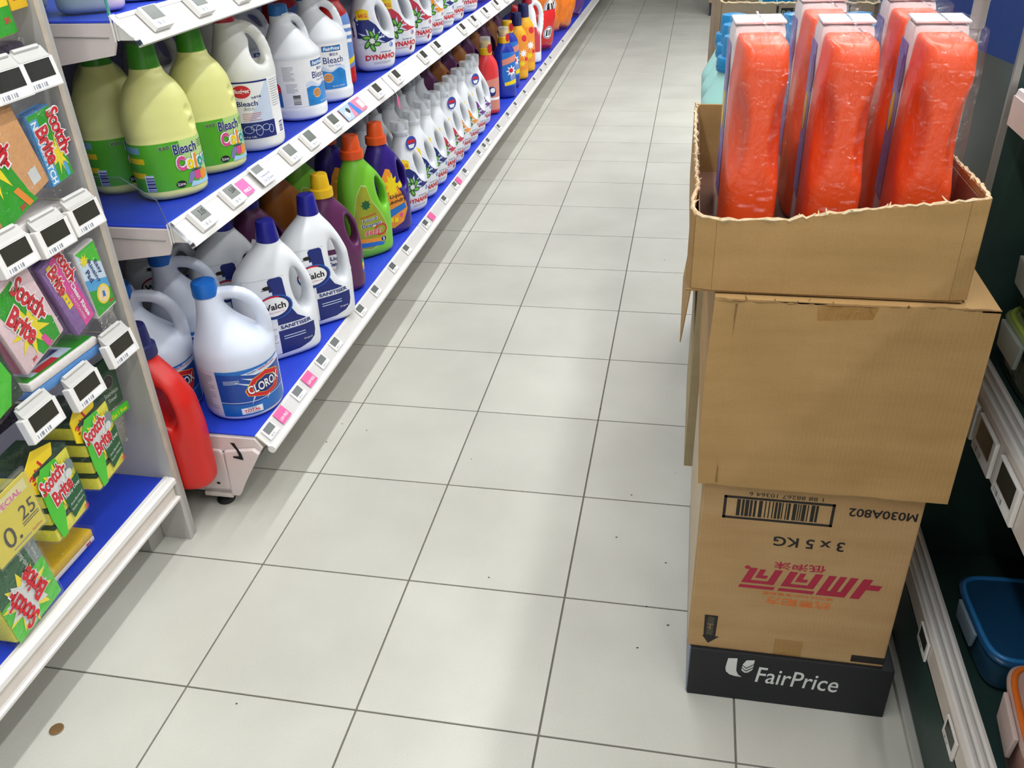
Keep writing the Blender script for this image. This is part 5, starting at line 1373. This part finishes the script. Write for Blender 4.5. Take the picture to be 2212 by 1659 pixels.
# antibacterial pack standing on its end on the lip
w, h, d = .108, .150, .050
t = pack('sponge_pack', 'green sponge pack standing upside down on the rail under the price card', -.046, NZ + .0905, w, h, d, .10, X=-.186, bodies=[('sponge', SP_YEL, -w / 2, w / 2, .003, d, -h / 2 + .002, h / 2, .006)])
l = D(S, 'label', rect(-.053, .053, -.073, .073), P_LGRN, t, 1)
D(S, 'field', poly([(-.053, .073), (.030, .073), (.034, .010), (-.053, .000)]), DGREEN_I, l, 2); D(S, 'field', poly([(.030, .073), (.053, .073), (.053, .010), (.034, .010)]), P_GREY, l, 2)
D(S, 'star', star(-.004, -.022, .056, .030, 10, .3, .95, .95), P_YSTAR, l, 3); D(S, 'star', star(-.004, -.022, .050, .030, 9, .6, .9, .9), P_HALO, l, 4)
scotch(S, l, -.004, -.020, .078, PI / 2 + .25, 6)
D(S, 'lettering', text('Anti-Bacteria', (.018, .044), w=.054, h=.008, rot=PI / 2 + .1), P_HALO, l, 4); D(S, 'lettering', text('3 Scrub Sponges', (.042, .044), w=.056, h=.007, rot=PI / 2 + .05), P_HALO, l, 4)
# yellow pack lying on the mat
t = pack('sponge_pack', 'yellow pack with white edge lying flat on the blue mat', .092, NZ + .0185, .125, .026, .075, .0, X=-.222, bodies=[('pad', M('pack_mustard', '#d9b21e', rough=.45, var=.1), -.062, .062, 0, .075, -.004, .012, .003), ('white_edge', SP_WHITE, -.062, .062, 0, .075, -.0125, -.004, .002)])
D(S, 'lettering', text('3M', (.044, -.008), w=.012, h=.006, bold=.04), RED_I, t, 2)
# packs deeper on the hooks, seen in the gaps
for k, (y, z, m_, lab) in enumerate([(.13, .86, P_GRN, 'green pack deep behind the tan sponge pack'), (.08, .44, P_YSTAR, 'yellow pack deep behind the sponge stack by the price card'), (.19, .43, SP_DPURP, 'dark pack deep below the flat white sponge'), (.05, .67, SP_PINK, 'pink sponge pack deep behind the second row')]):
    t = pack('sponge_pack', lab, y, z, .10, .12, .03, 0., X=-.34, bodies=[('pad', m_, -.05, .05, 0, .03, -.06, .06, .005)])
    D(S, 'label', rect(-.03, .03, -.02, .03), DGREEN_I, t, 1)

# hooks and their tags
hk = M('hook_wire', '#b9b3a6', rough=.35, metal=.7)
rows = [(.2337, .926, 'left of the two tags in the top hook row'), (.3002, .927, 'right of the two tags in the top hook row'), (.1402, .710, 'leftmost of the three tags in the middle hook row'), (.2270, .7045, 'centre of the three tags in the middle hook row'),
        (.3070, .7074, 'rightmost of the three tags in the middle hook row'), (.2963, .475, 'in the lowest hook rows, next to the end panel'), (.1879, .457, 'tag above the sponge stack nearest the end panel'), (.0824, .467, 'tag above the sponge stack beside the price card')]
for k, (y, z, lab) in enumerate(rows):
    o = dup(tag_near, (-.176, y, z), rot=(-R_(10), 0, PI / 2), label='white electronic price tag, ' + lab, cat='price tag', group='electronic tags on the hooks')
    t = thing('hook', 'wire hook behind the %s' % lab.replace('tag above', 'tag hung above').split(',')[0], 'hook', 'display hooks in the sponge bay', (-.6185, y, z + .030))
    MB().tube([(0, 0, 0), (.44, 0, 0)], .0022, 6).build('wire', hk, t); MB().box(0, .004, -.015, .015, -.02, .02).build('plate', hk, t)
# yellow special price card
t = thing('price_card', 'yellow special price card in a clear sleeve above the upside down pack', 'card', None, (-.168, -.034, .366), rot=(0, -.05, PI / 2))
MB().box(-.052, .052, 0, .002, -.046, .052).build('card', M('price_card_yellow', '#e9d32e', rough=.5, var=.03), t)
MB().box(-.054, .054, -.0015, .0035, -.048, .062).build('sleeve', CLEAR, t)
S3 = Flat(0)
D(S3, 'band', rect(-.050, .046, .028, .046), M('price_card_pale', '#efe4a0', rough=.5), t, 1)
D(S3, 'lettering', text("CHEF'S", (.010, .043), w=.034, h=.005), PINK_I, t, 2) if False else None
D(S3, 'lettering', text('SPECIAL', (.004, .034), w=.058, h=.010, bold=.02), PINK_I, t, 2)
D(S3, 'lettering', text('0.', (-.012, -.016), w=.032, h=.034), INK, t, 2)
D(S3, 'lettering', text('25', (.030, .000), w=.032, h=.024), INK, t, 2); D(S3, 'underline', join2(rect(.012, .048, -.0165, -.0150), rect(.012, .048, -.0205, -.0190)), INK, t, 2)
D(S3, 'small_print', rect(-.02, .02, -.040, -.038), GREY_I, t, 2); D(S3, 'lettering', text('FairPrice', (.034, -.038), w=.022, h=.005, shear=.2), RED_I, t, 2)
# red and green bits at floor level: fallen disc
t = tag(MB().lathe([(.0105, 0), (.0112, .0006), (.0112, .0016), (.0105, .0020)], 24, 0, 0).build('floor_disc', M('worn_brass', '#8a6d48', rough=.5, metal=.5, var=.15), smooth=True, sharp=.5), 'small round tan disc lying on the pale floor tiles', 'disc')
t.location = (-.167, -.113, 0)

# ------------------------------------------------------------------ carton stacks by the dark green shelving
def wall_mesh(b, pts, t, z0, tops):
    """A vertical wall along the polyline pts (x,y) of thickness t from z0 to per-point heights."""
    for i in range(len(pts) - 1):
        a, c = Vector(pts[i]), Vector(pts[i + 1]); d = (c - a).normalized(); n = Vector((-d.y, d.x)) * t / 2
        v = [(*(a - n), z0), (*(c - n), z0), (*(c + n), z0), (*(a + n), z0), (*(a - n), tops[i]), (*(c - n), tops[i + 1]), (*(c + n), tops[i + 1]), (*(a + n), tops[i])]
        b.add(v, [(0, 3, 2, 1), (4, 5, 6, 7), (0, 1, 5, 4), (1, 2, 6, 5), (2, 3, 7, 6), (3, 0, 4, 7)])
def fringe(par, pts, tops, seed, m=CARD_EDGE, r=.0022, amp=.0035, step=.006):
    """Torn corrugated edge: a ragged bead along the cut."""
    rg = random.Random(seed); P = []
    for i in range(len(pts) - 1):
        a, c = Vector((*pts[i], tops[i])), Vector((*pts[i + 1], tops[i + 1])); n = max(1, int((c - a).length / step))
        for k in range(n): P.append(a.lerp(c, k / n) + Vector((rg.uniform(-1, 1), rg.uniform(-1, 1), rg.uniform(-.6, 1))) * amp * .6)
    P.append(Vector((*pts[-1], tops[-1])))
    b = MB().tube(P, [r * rg.uniform(.6, 1.4) for _ in P], 5)
    for _ in range(int(len(P) / 7)):
        p = rg.choice(P); b.tube([p, p + Vector((rg.uniform(-.006, .006), rg.uniform(-.006, .006), rg.uniform(.002, .007)))], [.0014, .0005], 4)
    return tag(b.build('torn_edge', m, par), kind='stuff')

def tray(label, x0, x1, y0, y1, h, writing=False):
    t = thing('display_tray', label, 'tray', 'black trays under the carton stacks', (x0, y0, 0)); W_, L_ = x1 - x0, y1 - y0
    MB().box(0, W_, 0, L_, 0, h).build('tray_body', BLACKCARD, t, bevel=.002)
    MB().box(-.002, 0, .004, L_ - .004, .003, h - .002).build('side_panel', M('tray_side_blue_grey', '#8a93a4', rough=.5), t)
    if writing:
        S = Flat(0); k = 1.0
        D(S, 'logo', poly([(.058, .092), (.072, .094), (.072, .078), (.0725, .066), (.076, .058), (.082, .0535), (.072, .0535), (.063, .056), (.057, .062), (.0555, .070), (.0565, .080)]), P_HALO, t, 1)
        D(S, 'logo', poly([(.086, .092), (.098, .094), (.097, .074), (.092, .064), (.084, .064), (.080, .069), (.081, .082)]), P_HALO, t, 1)
        for q in range(3):
            D(S, 'logo_grain', join2(poly([(.080, .0800 - .0065 * q), (.087, .0735 - .0065 * q), (.0985, .0845 - .0065 * q), (.0985, .0865 - .0065 * q), (.087, .0757 - .0065 * q), (.080, .0815 - .0065 * q)])), BLACKCARD, t, 2)
        D(S, 'lettering', text('FairPrice', (.165, .062), w=.124, h=.0345, bold=.006, shear=.12, rot=-.02), P_HALO, t, 1)
    return t
tray('black display tray printed with a white logo under the front carton stack', .825, 1.127, .118, .600, .104, True)

# carton 3 x 5 kg
x0, x1, ya, yb, z0, z1 = .820, 1.110, .124, .560, .104, .434
t = thing('carton', 'brown printed carton with upside down lettering on the black tray', 'carton', 'brown cartons in the stacks', (x0, ya, z0)); W_, L_, H_ = x1 - x0, yb - ya, z1 - z0
MB().box(0, W_, 0, L_, 0, H_).build('carton_body', CARD2, t, bevel=.003)
MB().box(-.0012, 0, .01, L_ - .01, .004, H_ - .004).build('side_panel', M('carton_pale_side', '#c9b79c', rough=.7), t)
S = Flat(0); RB = M('print_crimson', '#a81f3c', rough=.6); RO = M('print_tangerine', '#d8702c', rough=.6)
up = PI
D(S, 'barcode_frame', join2(rect(.030, .178, .298, .302), rect(.030, .178, .262, .266), rect(.030, .034, .262, .302), rect(.174, .178, .262, .302)), INK, t, 1)
tag(D(S, 'barcode', bars(.048, .160, .268, .297, 34, 12), INK, t, 1), kind='stuff')
D(S, 'lettering', text('1 88 88267 10364 6', (.112, .3075), w=.098, h=.0065, rot=up), INK, t, 1)
D(S, 'lettering', text('M030A802', (.240, .291), w=.088, h=.0145, bold=.02, rot=up), INK, t, 1)
D(S, 'lettering', text('3 x 5 KG', (.152, .228), w=.096, h=.0175, bold=.02, rot=up), INK, t, 1)
D(S, 'lettering', text('低泡沫', (.146, .1835), w=.072, h=.0140, bold=.02, rot=up), RB, t, 1)
# slanted big two-character mark built from strokes (upside down)
mk = []
def stroke(x, y, w_, h_, sh=.35): return [(x + y * sh, y), (x + w_ + y * sh, y), (x + w_ + (y + h_) * sh, y + h_), (x + (y + h_) * sh, y + h_)]
for x in (.000, .056):
    for q in [stroke(x, .000, .050, .006), stroke(x, .010, .046, .006), stroke(x, .0162, .011, .0235), stroke(x + .035, .0162, .011, .0235), stroke(x + .0150, .021, .016, .006), stroke(x + .0150, .0272, .008, .011)]: mk.append(poly(q))
for q in [stroke(.110, .000, .040, .010), stroke(.110, .0102, .0105, .029), stroke(.1252, .0102, .0095, .029), stroke(.1395, .0102, .0105, .029), stroke(.1570, .000, .013, .039), stroke(.1702, .019, .017, .010)]: mk.append(poly(q))
for q in mk: D(S, 'mark_stroke', move2(q, .064, .134), RB, t, 1)
D(S, 'mark_dot', ell(.074, .174, .004, .0035), RB, t, 1)
D(S, 'lettering', text('抗菌配方', (.152, .113), w=.092, h=.015, bold=.02, rot=up), RO, t, 1)
D(S, 'lettering', text('减灭99.9%的有害细菌', (.150, .1275), w=.100, h=.006, bold=.01, rot=up), RO, t, 1)
D(S, 'arrow', poly([(.020, .026), (.030, .010), (.046, .026), (.040, .026), (.041, .070), (.021, .070), (.022, .026)]), INK, t, 1)
D(S, 'arrow_line', poly([(.0255, .028), (.0265, .067), (.036, .067), (.0355, .028)]), M('arrow_edge', '#4a4438', rough=.7), t, 2)
D(S, 'lettering', text('上', (.0305, .046), w=.010, h=.012, rot=up), CARD2, t, 3)
D(S, 'tape_mark', rect(.242, .290, .006, .020), INK, t, 1)
D(S, 'tape', rect(.128, .170, .002, .036), film('clear_tape', '#f6ecd4', clear=.93, rough=.15, bump=.3), t, 1)

# plain carton
x0, x1, ya, yb, z0, z1 = .812, 1.130, .108, .555, .434, .712
t = thing('carton', 'large plain brown carton with a crushed corner in the middle of the front stack', 'carton', 'brown cartons in the stacks', (x0, ya, z0)); W_, L_, H_ = x1 - x0, yb - ya, z1 - z0
b = MB(); nx, nz = 16, 14; v = []
for j in range(nz + 1):
    for i in range(nx + 1):
        s, q = i / nx, j / nz
        cre = .004 * math.exp(-((s - .075) / .02) ** 2) + .0035 * math.exp(-((s - .72 - .10 * (q - .5)) / .05) ** 2) * (1 - q) - .003 * math.exp(-((s - .62 + .3 * (1 - q)) / .04) ** 2) * q
        bul = -.006 * math.exp(-((s - .03) / .05) ** 2) * math.sin(q * PI)
        v.append((s * W_ - .004 * math.sin(q * PI) * (i == 0), cre + bul, q * H_))
f = [(j * (nx + 1) + i, j * (nx + 1) + i + 1, (j + 1) * (nx + 1) + i + 1, (j + 1) * (nx + 1) + i) for j in range(nz) for i in range(nx)]
b.add(v, f); b.build('front_panel', CARD, t, smooth=True)
MB().add([(0, .002, 0), (W_, .002, 0), (W_, L_, 0), (0, L_, 0), (0, .002, H_), (W_, .002, H_), (W_, L_, H_), (0, L_, H_)], [(0, 3, 2, 1), (1, 2, 6, 5), (2, 3, 7, 6), (3, 0, 4, 7)]).build('carton_body', CARD, t)
MB().box(.0, W_, .0, .215, H_ - .002, H_ + .001).build('top_flap', CARD, t); MB().box(.0, W_, .219, L_, H_ - .002, H_ + .001).build('top_flap', CARD, t)
fringe(t, [(.0, .001), (.05, .0), (.10, .001), (.18, .0), (.25, .001), (W_, .0)], [H_, H_ - .001, H_ - .002, H_ - .001, H_ + .001, H_ + .001], 5, CARD_CREASE, .0012, .001)
D(Flat(-.0012), 'tape', poly([(.120, H_ - .022), (.200, H_ - .016), (.205, H_), (.118, H_)]), film('clear_tape', '#e9d9b4'), t, 1)
MB().tube([(.024, .002, .004), (.022, .0015, H_ * .5), (.026, .002, H_ - .006)], .0016, 5).build('crease', CARD_CREASE, t)

# open carton with wrapped detergent packs
x0, x1, ya, yb, z0 = .777, 1.095, .120, .575, .7175
t = thing('open_carton', 'brown carton cut open along a torn edge, holding wrapped orange packs', 'carton', 'brown cartons in the stacks', (x0, ya, z0)); W_, L_ = x1 - x0, yb - ya
pts = [(.006, .09), (.001, .02), (.006, .004), (.03, .0), (W_ * .35, -.001), (W_ * .6, .0), (W_ - .02, .0), (W_ - .001, .004), (W_, .03)]
tops = [.100, .096, .092, .088, .092, .106, .118, .121, .120]
b = MB(); wall_mesh(b, [(p[0], p[1] + .002) for p in pts], .004, 0, tops); b.build('front_wall', CARD, t)
fringe(t, [(p[0], p[1] + .002) for p in pts], tops, 8)
lp = [(.006, .09), (.003, .2), (.001, .32), (.0, L_)]; lt = [.100, .104, .110, .114]
b = MB(); wall_mesh(b, lp, .004, 0, lt); b.build('side_wall', CARD, t); fringe(t, lp, lt, 9)
rp = [(W_, .03), (W_, .15), (W_, .3), (W_, L_)]; rt = [.120, .117, .114, .110]
b = MB(); wall_mesh(b, rp, .004, 0, rt); b.build('side_wall', CARD, t); fringe(t, rp, rt, 10)
b = MB(); wall_mesh(b, [(0, L_), (W_, L_)], .004, 0, [.112, .110]); b.build('back_wall', CARD, t)
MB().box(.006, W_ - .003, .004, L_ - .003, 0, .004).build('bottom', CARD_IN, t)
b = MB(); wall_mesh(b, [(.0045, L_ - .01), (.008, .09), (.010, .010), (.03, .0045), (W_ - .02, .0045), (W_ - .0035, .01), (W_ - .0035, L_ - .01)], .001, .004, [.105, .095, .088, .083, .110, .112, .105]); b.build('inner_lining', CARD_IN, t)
MB().box(.0, W_ * .985, .0005, .006, -.0022, -.0006).build('bottom_flap', CARD_CREASE, t)

# the wrapped twin packs
def k_twin():
    r = proto('twin_pack')
    # orange jug seen from its handle edge: waist in the middle
    body = loft([(0, .030, .060, 0, 5.), (.010, .0315, .062, 0, 5.), (.120, .0315, .062, 0, 5.), (.140, .031, .061, 0, 4.5), (.215, .030, .060, 0, 4.5), (.240, .0275, .060, 0, 5.), (.254, .0265, .057, 0, 5.), (.264, .0255, .050, 0, 5.)], 0, .264, soft=.003, kbot=.008, ktop=.005)
    dl = ball_sdf(-.0375, -.066, .166, .0245, .050, .062); dr = ball_sdf(.0375, -.066, .166, .0245, .050, .062)
    b, bv = moulded('orange_bottle', lambda X, Y, Z: smax(smax(body(X, Y, Z), -dl(X, Y, Z), .006), -dr(X, Y, Z), .006), (-.038, -.07, -.005), (.038, .07, .27), .0034, P_ORANGE, r)
    b.location = (0, .064, 0)
    wb = MB().box(-.031, .031, .090, .150, .0, .272).build('white_bottle', M('hdpe_pinkish_white', '#efe4e4', rough=.35), r, bevel=.010, smooth=True, sharp=.9)
    MB().box(-.030, .030, .092, .148, .2725, .2760).build('lid', WHITE_P, wb, bevel=.003, smooth=True, sharp=.9)
    for sx in (-1, 1):
        MB().add([(sx * .0318, .100, .06), (sx * .0318, .148, .06), (sx * .0318, .148, .25), (sx * .0318, .100, .25)], [(0, 1, 2, 3) if sx < 0 else (3, 2, 1, 0)]).build('side_label', M('label_violet_yellow', '#8c7ac0', rough=.4, var=.3, scale=40), wb)
        MB().prism([(.108 + .012 * math.cos(a * PI / 8), .215 + .022 * math.sin(a * PI / 8)) for a in range(16)], sx * .0319, sx * .0323, 'x').build('label_patch', L_PURP, wb)
        MB().prism([(.130 + .010 * math.cos(a * PI / 8), .165 + .024 * math.sin(a * PI / 8)) for a in range(16)], sx * .0319, sx * .0323, 'x').build('label_patch', YEL_I, wb)
    v, f = [], []
    n, m_ = 28, 22; rg = np.random.default_rng(4); ph = rg.uniform(0, 6.28, 8)
    for j in range(m_ + 1):
        zz = j / m_ * .277
        for i in range(n):
            a = 2 * PI * i / n; c, s = math.cos(a), math.sin(a)
            px = .0335 * np.sign(c) * abs(c) ** .35; py = .076 + .077 * np.sign(s) * abs(s) ** .35
            w = .0016 * math.sin(5 * a + 30 * zz + ph[0]) + .001 * math.sin(9 * a - 55 * zz + ph[1])
            v.append((px + w * c, py + w * s, zz))
    for j in range(m_):
        for i in range(n):
            i2 = (i + 1) % n; f.append((j * n + i, j * n + i2, (j + 1) * n + i2, (j + 1) * n + i))
    f.append(tuple(range(m_ * n, m_ * n + n)))
    link('wrap', mesh_from('wrap', v, f, smooth=True), film('shrink_wrap', '#ffffff', clear=.955, rough=.04, bump=1., bscale=55), r)
    b = MB().box(-.0012, .0012, -.0015, .150, .2785, .2792).build('wrap_seam', film('seam_film', '#ffffff', clear=.75), r)
    return r
twin = k_twin(); index_children()
ZC = z0 + .005
gw = 'wrapped orange twin packs in the open carton'
for (x, y, yw, lab) in [(.848, .175, 3, 'wrapped orange twin pack at the aisle end of the front row'), (.942, .172, 0, 'wrapped orange twin pack in the middle of the front row'), (1.040, .170, -2, 'wrapped orange twin pack of the front row next to the grey pole'),
                        (.938, .352, 2, 'wrapped orange twin pack in the back row of the carton, middle'), (1.046, .352, 0, 'wrapped orange twin pack in the back row of the carton beside the pole')]:
    dup(twin, (x, y, ZC), R_(yw), lab, 'twin pack', gw)
t = thing('clear_bottle', 'empty looking clear wrapped bottle in the back corner of the open carton', 'bottle', None, (.845, .420, ZC))
bd = loft([(0, .030, .060, 0, 4.), (.01, .032, .062, 0, 4.), (.16, .030, .060, 0, 4.), (.20, .02, .03, 0, 2.), (.235, .016, .016, 0, 2.)], 0, .215, soft=.006)
moulded('body', bd, (-.04, -.07, -.005), (.04, .07, .225), .004, M('hdpe_off_white', '#d9d2cc', rough=.4), t)
MB().prism([(-.03, .19), (.014, .19), (.02, .22), (.0, .235)], -.01, .01, 'y').build('orange_tip', ORANGE_I, t, bevel=.004)

# second stack, just behind
tray('black display tray under the second carton stack', .832, 1.130, .625, 1.05, .100)
x0, x1, ya, yb, z0, z1 = .804, 1.112, .605, .985, .100, .588
t = thing('carton', 'brown carton torn open at its corner in the second stack', 'carton', 'brown cartons in the stacks', (x0, ya, z0)); W_, L_, H_ = x1 - x0, yb - ya, z1 - z0
b = MB(); b.box(0, .003, 0, L_, 0, H_); b.build('side_wall', mat_cardboard('cardboard_grey', '#a8966f', '#b7a684'), t)
MB().prism([(.003, 0), (W_, 0), (W_, H_), (.062, H_), (.058, .30), (.052, .20), (.046, .15), (.044, .21), (.034, .30), (.036, .36), (.044, H_), (.003, H_)], 0, .004, 'y').build('front_wall', mat_cardboard('cardboard_grey', '#a8966f', '#b7a684'), t)
fringe(t, [(.046, 0), (.044, .0), (.034, 0), (.036, 0), (.044, 0)], [.15, .21, .30, .36, H_], 14, r=.0018)
MB().box(W_ - .003, W_, 0, L_, 0, H_).build('side_wall', CARD, t); MB().box(0, W_, L_ - .003, L_, 0, H_).build('back_wall', CARD, t)
MB().box(.003, W_ - .003, .06, .063, 0, H_ - .004).build('inner_divider', M('dark_red_inside', '#3d211f', rough=.8), t)
MB().box(0, W_, .004, L_, H_ - .003, H_).build('top', CARD, t); MB().box(0, W_, .004, L_, 0, .003).build('bottom', CARD, t)
MB().prism([(-.001, H_), (-.003, H_), (-.026, H_ - .205), (-.024, H_ - .207)], .005, .30, 'y').build('side_flap', CARD, t)
ga = 'aqua softener bottles with blue caps on the second stack'
n_ = 0
for iy, y in enumerate((.690, .805, .915)):
    for ix, x in enumerate((.838, .948, 1.058)):
        r_ = ['front', 'middle', 'back'][iy]; c_ = ['aisle', 'middle', 'shelf'][ix]
        dup(aqua, (x, y, .588), R_(8 if ix == 0 else 0), 'aqua softener bottle with blue cap, %s row, %s side of the second stack' % (r_, c_), 'bottle', ga)
# third stack with the printed open carton
x0, x1, ya, yb, z0, z1 = .806, 1.118, 1.06, 1.46, .62, .912
t = thing('open_carton', 'tall cut open carton with a framed print behind the aqua bottles', 'carton', 'brown cartons in the stacks', (x0, ya, z0)); W_, L_, H_ = x1 - x0, yb - ya, z1 - z0
CARD3 = mat_cardboard('cardboard_dull', '#8f7a63', '#a08c74')
b = MB(); wall_mesh(b, [(.0, .06), (.002, .01), (.012, .002), (W_ - .01, .0), (W_, .01)], .004, 0, [H_ + .03, H_ + .014, H_, H_ - .004, H_ - .004]); b.build('front_wall', CARD3, t)
fringe(t, [(.0, .06), (.002, .01), (.012, .002), (W_ - .01, .0), (W_, .01)], [H_ + .03, H_ + .014, H_, H_ - .004, H_ - .004], 17, r=.0028)
b = MB(); wall_mesh(b, [(0, .06), (0, L_)], .004, 0, [H_ + .03, H_ + .06]); b.build('side_wall', CARD3, t)
b = MB(); wall_mesh(b, [(W_, .01), (W_, L_)], .004, 0, [H_ - .004, H_ + .06]); b.build('side_wall', CARD3, t)
b = MB(); wall_mesh(b, [(0, L_), (W_, L_)], .004, 0, [H_ + .06, H_ + .06]); b.build('back_wall', CARD3, t)
MB().box(.003, W_ - .003, .004, L_ - .003, 0, .006).build('bottom', CARD3, t)
S = Flat(-.002)
D(S, 'print_frame', join2(rect(.118, .258, .246, .250), rect(.118, .122, .246, H_ - .006), rect(.254, .258, .246, H_ - .006)), INK, t, 1)
D(S, 'print_block', rect(.127, .170, .262, .282), INK, t, 1); D(S, 'lettering', text('BO', (.138, .272), w=.018, h=.011, bold=.02), P_GREY, t, 2)
for ix, x in enumerate((.935, 1.045)):
    for iy, y in enumerate((1.17, 1.30)):
        dup(aqua, (x, y, z0 + .0062), 0, 'aqua softener bottle inside the framed print carton, %s row, %s side' % (['front', 'rear'][iy], ['aisle', 'shelf'][ix]), 'bottle', 'aqua softener bottles in the printed carton')
t = thing('carton', 'brown carton carrying the framed print carton in the third stack', 'carton', 'brown cartons in the stacks', (.812, 1.07, .10))
MB().box(0, .300, 0, .38, 0, .52).build('carton_body', CARD, t, bevel=.003); MB().box(.02, .28, .0, .38, .520, .5203).build('tape', film('clear_tape', '#e9d9b4'), t)
tray('black display tray under the third carton stack', .825, 1.125, 1.065, 1.47, .100)
# far stack
tray('small looking black tray at the far end of the aisle', .880, 1.20, 7.12, 7.55, .100)
t = thing('carton', 'brown carton on the farthest black tray down the aisle', 'carton', 'brown cartons in the stacks', (.868, 7.105, .100))
MB().box(0, .34, 0, .45, 0, .45).build('carton_body', CARD3, t, bevel=.004); MB().box(0, .34, -.0004, 0, .21, .24).build('tape', film('clear_tape', '#e9d9b4'), t)

# ------------------------------------------------------------------ food boxes on the green shelving
def k_box(name, w, d, h, lid_m, body_m, clip_m):
    """Lidded food box: front (short side with the clip) towards -Y."""
    r = proto(name)
    bd = loft([(0, w * .42, d * .42, 0, 5.), (h * .08, w * .44, d * .44, 0, 5.), (h * .80, w * .48, d * .48, 0, 5.)], 0, h * .82, soft=.004, kbot=.010)
    moulded('tub', bd, (-w * .55, -d * .55, -.005), (w * .55, d * .55, h), max(.0045, w / 32), body_m, r)
    ld = loft([(h * .76, w * .5, d * .5, 0, 5.), (h, w * .5, d * .5, 0, 5.)], h * .80, h * .93, soft=.003, kbot=.004, ktop=.008)
    dent = ball_sdf(0, 0, h * 1.0, w * .40, d * .40, h * .12)
    moulded('lid', lambda X, Y, Z: smax(ld(X, Y, Z), -dent(X, Y, Z), .006), (-w * .55, -d * .55, h * .74), (w * .55, d * .55, h), max(.0042, w / 34), lid_m, r)
    seal = MB()
    n = 40; P = []
    for i in range(n + 1):
        a = 2 * PI * i / n; c, s = math.cos(a), math.sin(a)
        P.append((w * .455 * np.sign(c) * abs(c) ** .42, d * .455 * np.sign(s) * abs(s) ** .42, h * .925))
    seal.tube(P, .0045, 6).build('seal', clip_m[1], r, smooth=True)
    for sx in (-1, 1):
        MB().prism([(-d * .20, h * .90), (d * .20, h * .90), (d * .17, h * .50), (-d * .17, h * .50)], sx * (w * .505), sx * (w * .505 + .006), 'x').build('clip', clip_m[0], r, bevel=.002)
    MB().prism([(-w * .26, h * .90), (w * .26, h * .90), (w * .22, h * .50), (-w * .22, h * .50)], -d * .505 - .006, -d * .505, 'y').build('clip', clip_m[0], r, bevel=.002)
    return r
CL = lambda nm, c, k=.55: film(nm, c, clear=k, rough=.15, bump=.1, milky=True)
box_blue = k_box('food_box', .150, .210, .085, M('lid_deep_blue', '#1f4f78', rough=.3), CL('tub_smoke_blue', '#3f6f8f', .45), (M('clip_smoke', '#8fa3b0', rough=.3), M('seal_blue', '#2f7fc0', rough=.3)))
box_or = k_box('food_box', .150, .190, .110, CL('lid_clear_warm', '#e8c9bd', .45), CL('tub_clear_warm', '#d9a99a', .45), (M('clip_milky', '#d9c6c0', rough=.3), M('seal_orange', '#e8762a', rough=.3)))
box_gr = k_box('food_box', .170, .170, .095, CL('lid_clear_green', '#8fa070', .35), CL('tub_dark_green', '#3a4a38', .30), (M('clip_frosted', '#97a09a', rough=.35), M('seal_green', '#93ab48', rough=.35)))
index_children()
zl = RDECK
gf = 'food boxes on the green shelving'
dup(box_blue, (1.296, .180, zl + .0012), R_(3), 'food box with deep blue lid on the low green shelf', 'food box', gf, scale=.88)
dup(box_or, (1.302, -.035, zl + .0012), R_(-6), 'clear food box with orange seal in front of the blue one', 'food box', gf)
dup(box_or, (1.322, -.030, zl + .1095), R_(-14), 'clear food box with orange seal stacked on the other orange one', 'food box', gf)
dup(box_or, (1.304, -.245, zl + .0012), R_(-6), 'clear food box with orange seal cut by the picture edge', 'food box', gf)
zm2 = RZ2 - .008
for (x, y, k, lab) in [(1.312, .300, 0, 'lowest green clipped food box of the stack on the middle green shelf'), (1.312, .300, 1, 'middle green clipped food box of the stack on the middle green shelf'), (1.314, .300, 2, 'topmost green clipped food box of the stack on the middle green shelf')]:
    dup(box_gr, (x, y, zm2 + .0015 + .0945 * k), R_(-90 - 3 * k), lab, 'food box', 'green clipped food boxes')
dup(box_gr, (1.335, .105, zm2 + .0015), R_(-88), 'green clipped food box standing in front of the stack', 'food box', 'green clipped food boxes')
for (y, lab) in [(.298, 'electronic price tag on the middle green rail, farthest one'), (.206, 'electronic price tag on the middle green rail, second from the carton stack'), (.105, 'electronic price tag on the middle green rail, third from the carton stack')]:
    dup(tag_right, (RX + .0255, y, RZ2 - .046), rot=(0, 0, -PI / 2), label=lab, cat='price tag', group='electronic tags on the green shelving')
for (y, lab) in [(.150, 'electronic price tag on the low green rail below the blue food box'), (-.02, 'electronic price tag on the low green rail below the orange food boxes')]:
    dup(tag_right, (RX - .0025, y, RZ1 - .030), rot=(0, 0, -PI / 2), label=lab, cat='price tag', group='electronic tags on the green shelving', scale=.62)
t = thing('card_corner', 'small pale card corner sticking out beside the grey pole', 'card', None, (1.166, .4035, .60), rot=(0, 0, R_(0)))
MB().prism([(-.012, -.010), (.018, -.002), (-.012, .014)], -.0006, .0006, 'y').build('card', WHITE_P, t)

# specks on the floor
b = MB(); rg = random.Random(3)
for (x, y) in [(.02, -.28), (.10, -.02), (.75, .30), (.78, .42), (.70, .62), (.79, .71), (.76, 1.02), (.60, .95), (.33, .70), (.78, -.05), (.85, -.15), (-.02, .80), (-.03, .72), (.05, .78), (.72, 1.9), (.3, 2.3), (.74, .20), (.79, .26), (.45, .33), (.68, .48)]:
    r_ = rg.uniform(.0012, .003); b.add([(x - r_, y, .0003), (x, y - r_ * .6, .0003), (x + r_ * 1.2, y + r_ * .3, .0003), (x, y + r_ * .8, .0008)], [(0, 1, 2, 3)])
tag(b.build('floor_dirt', M('dirt', '#3a352e', rough=.9)), 'scattered dark specks of dirt on the pale floor tiles', 'dirt', kind='stuff')
b = MB().tube([(-.02, -.25, .0008), (.0, -.252, .0012), (.012, -.25, .0008)], .0006, 4)
drop_protos()
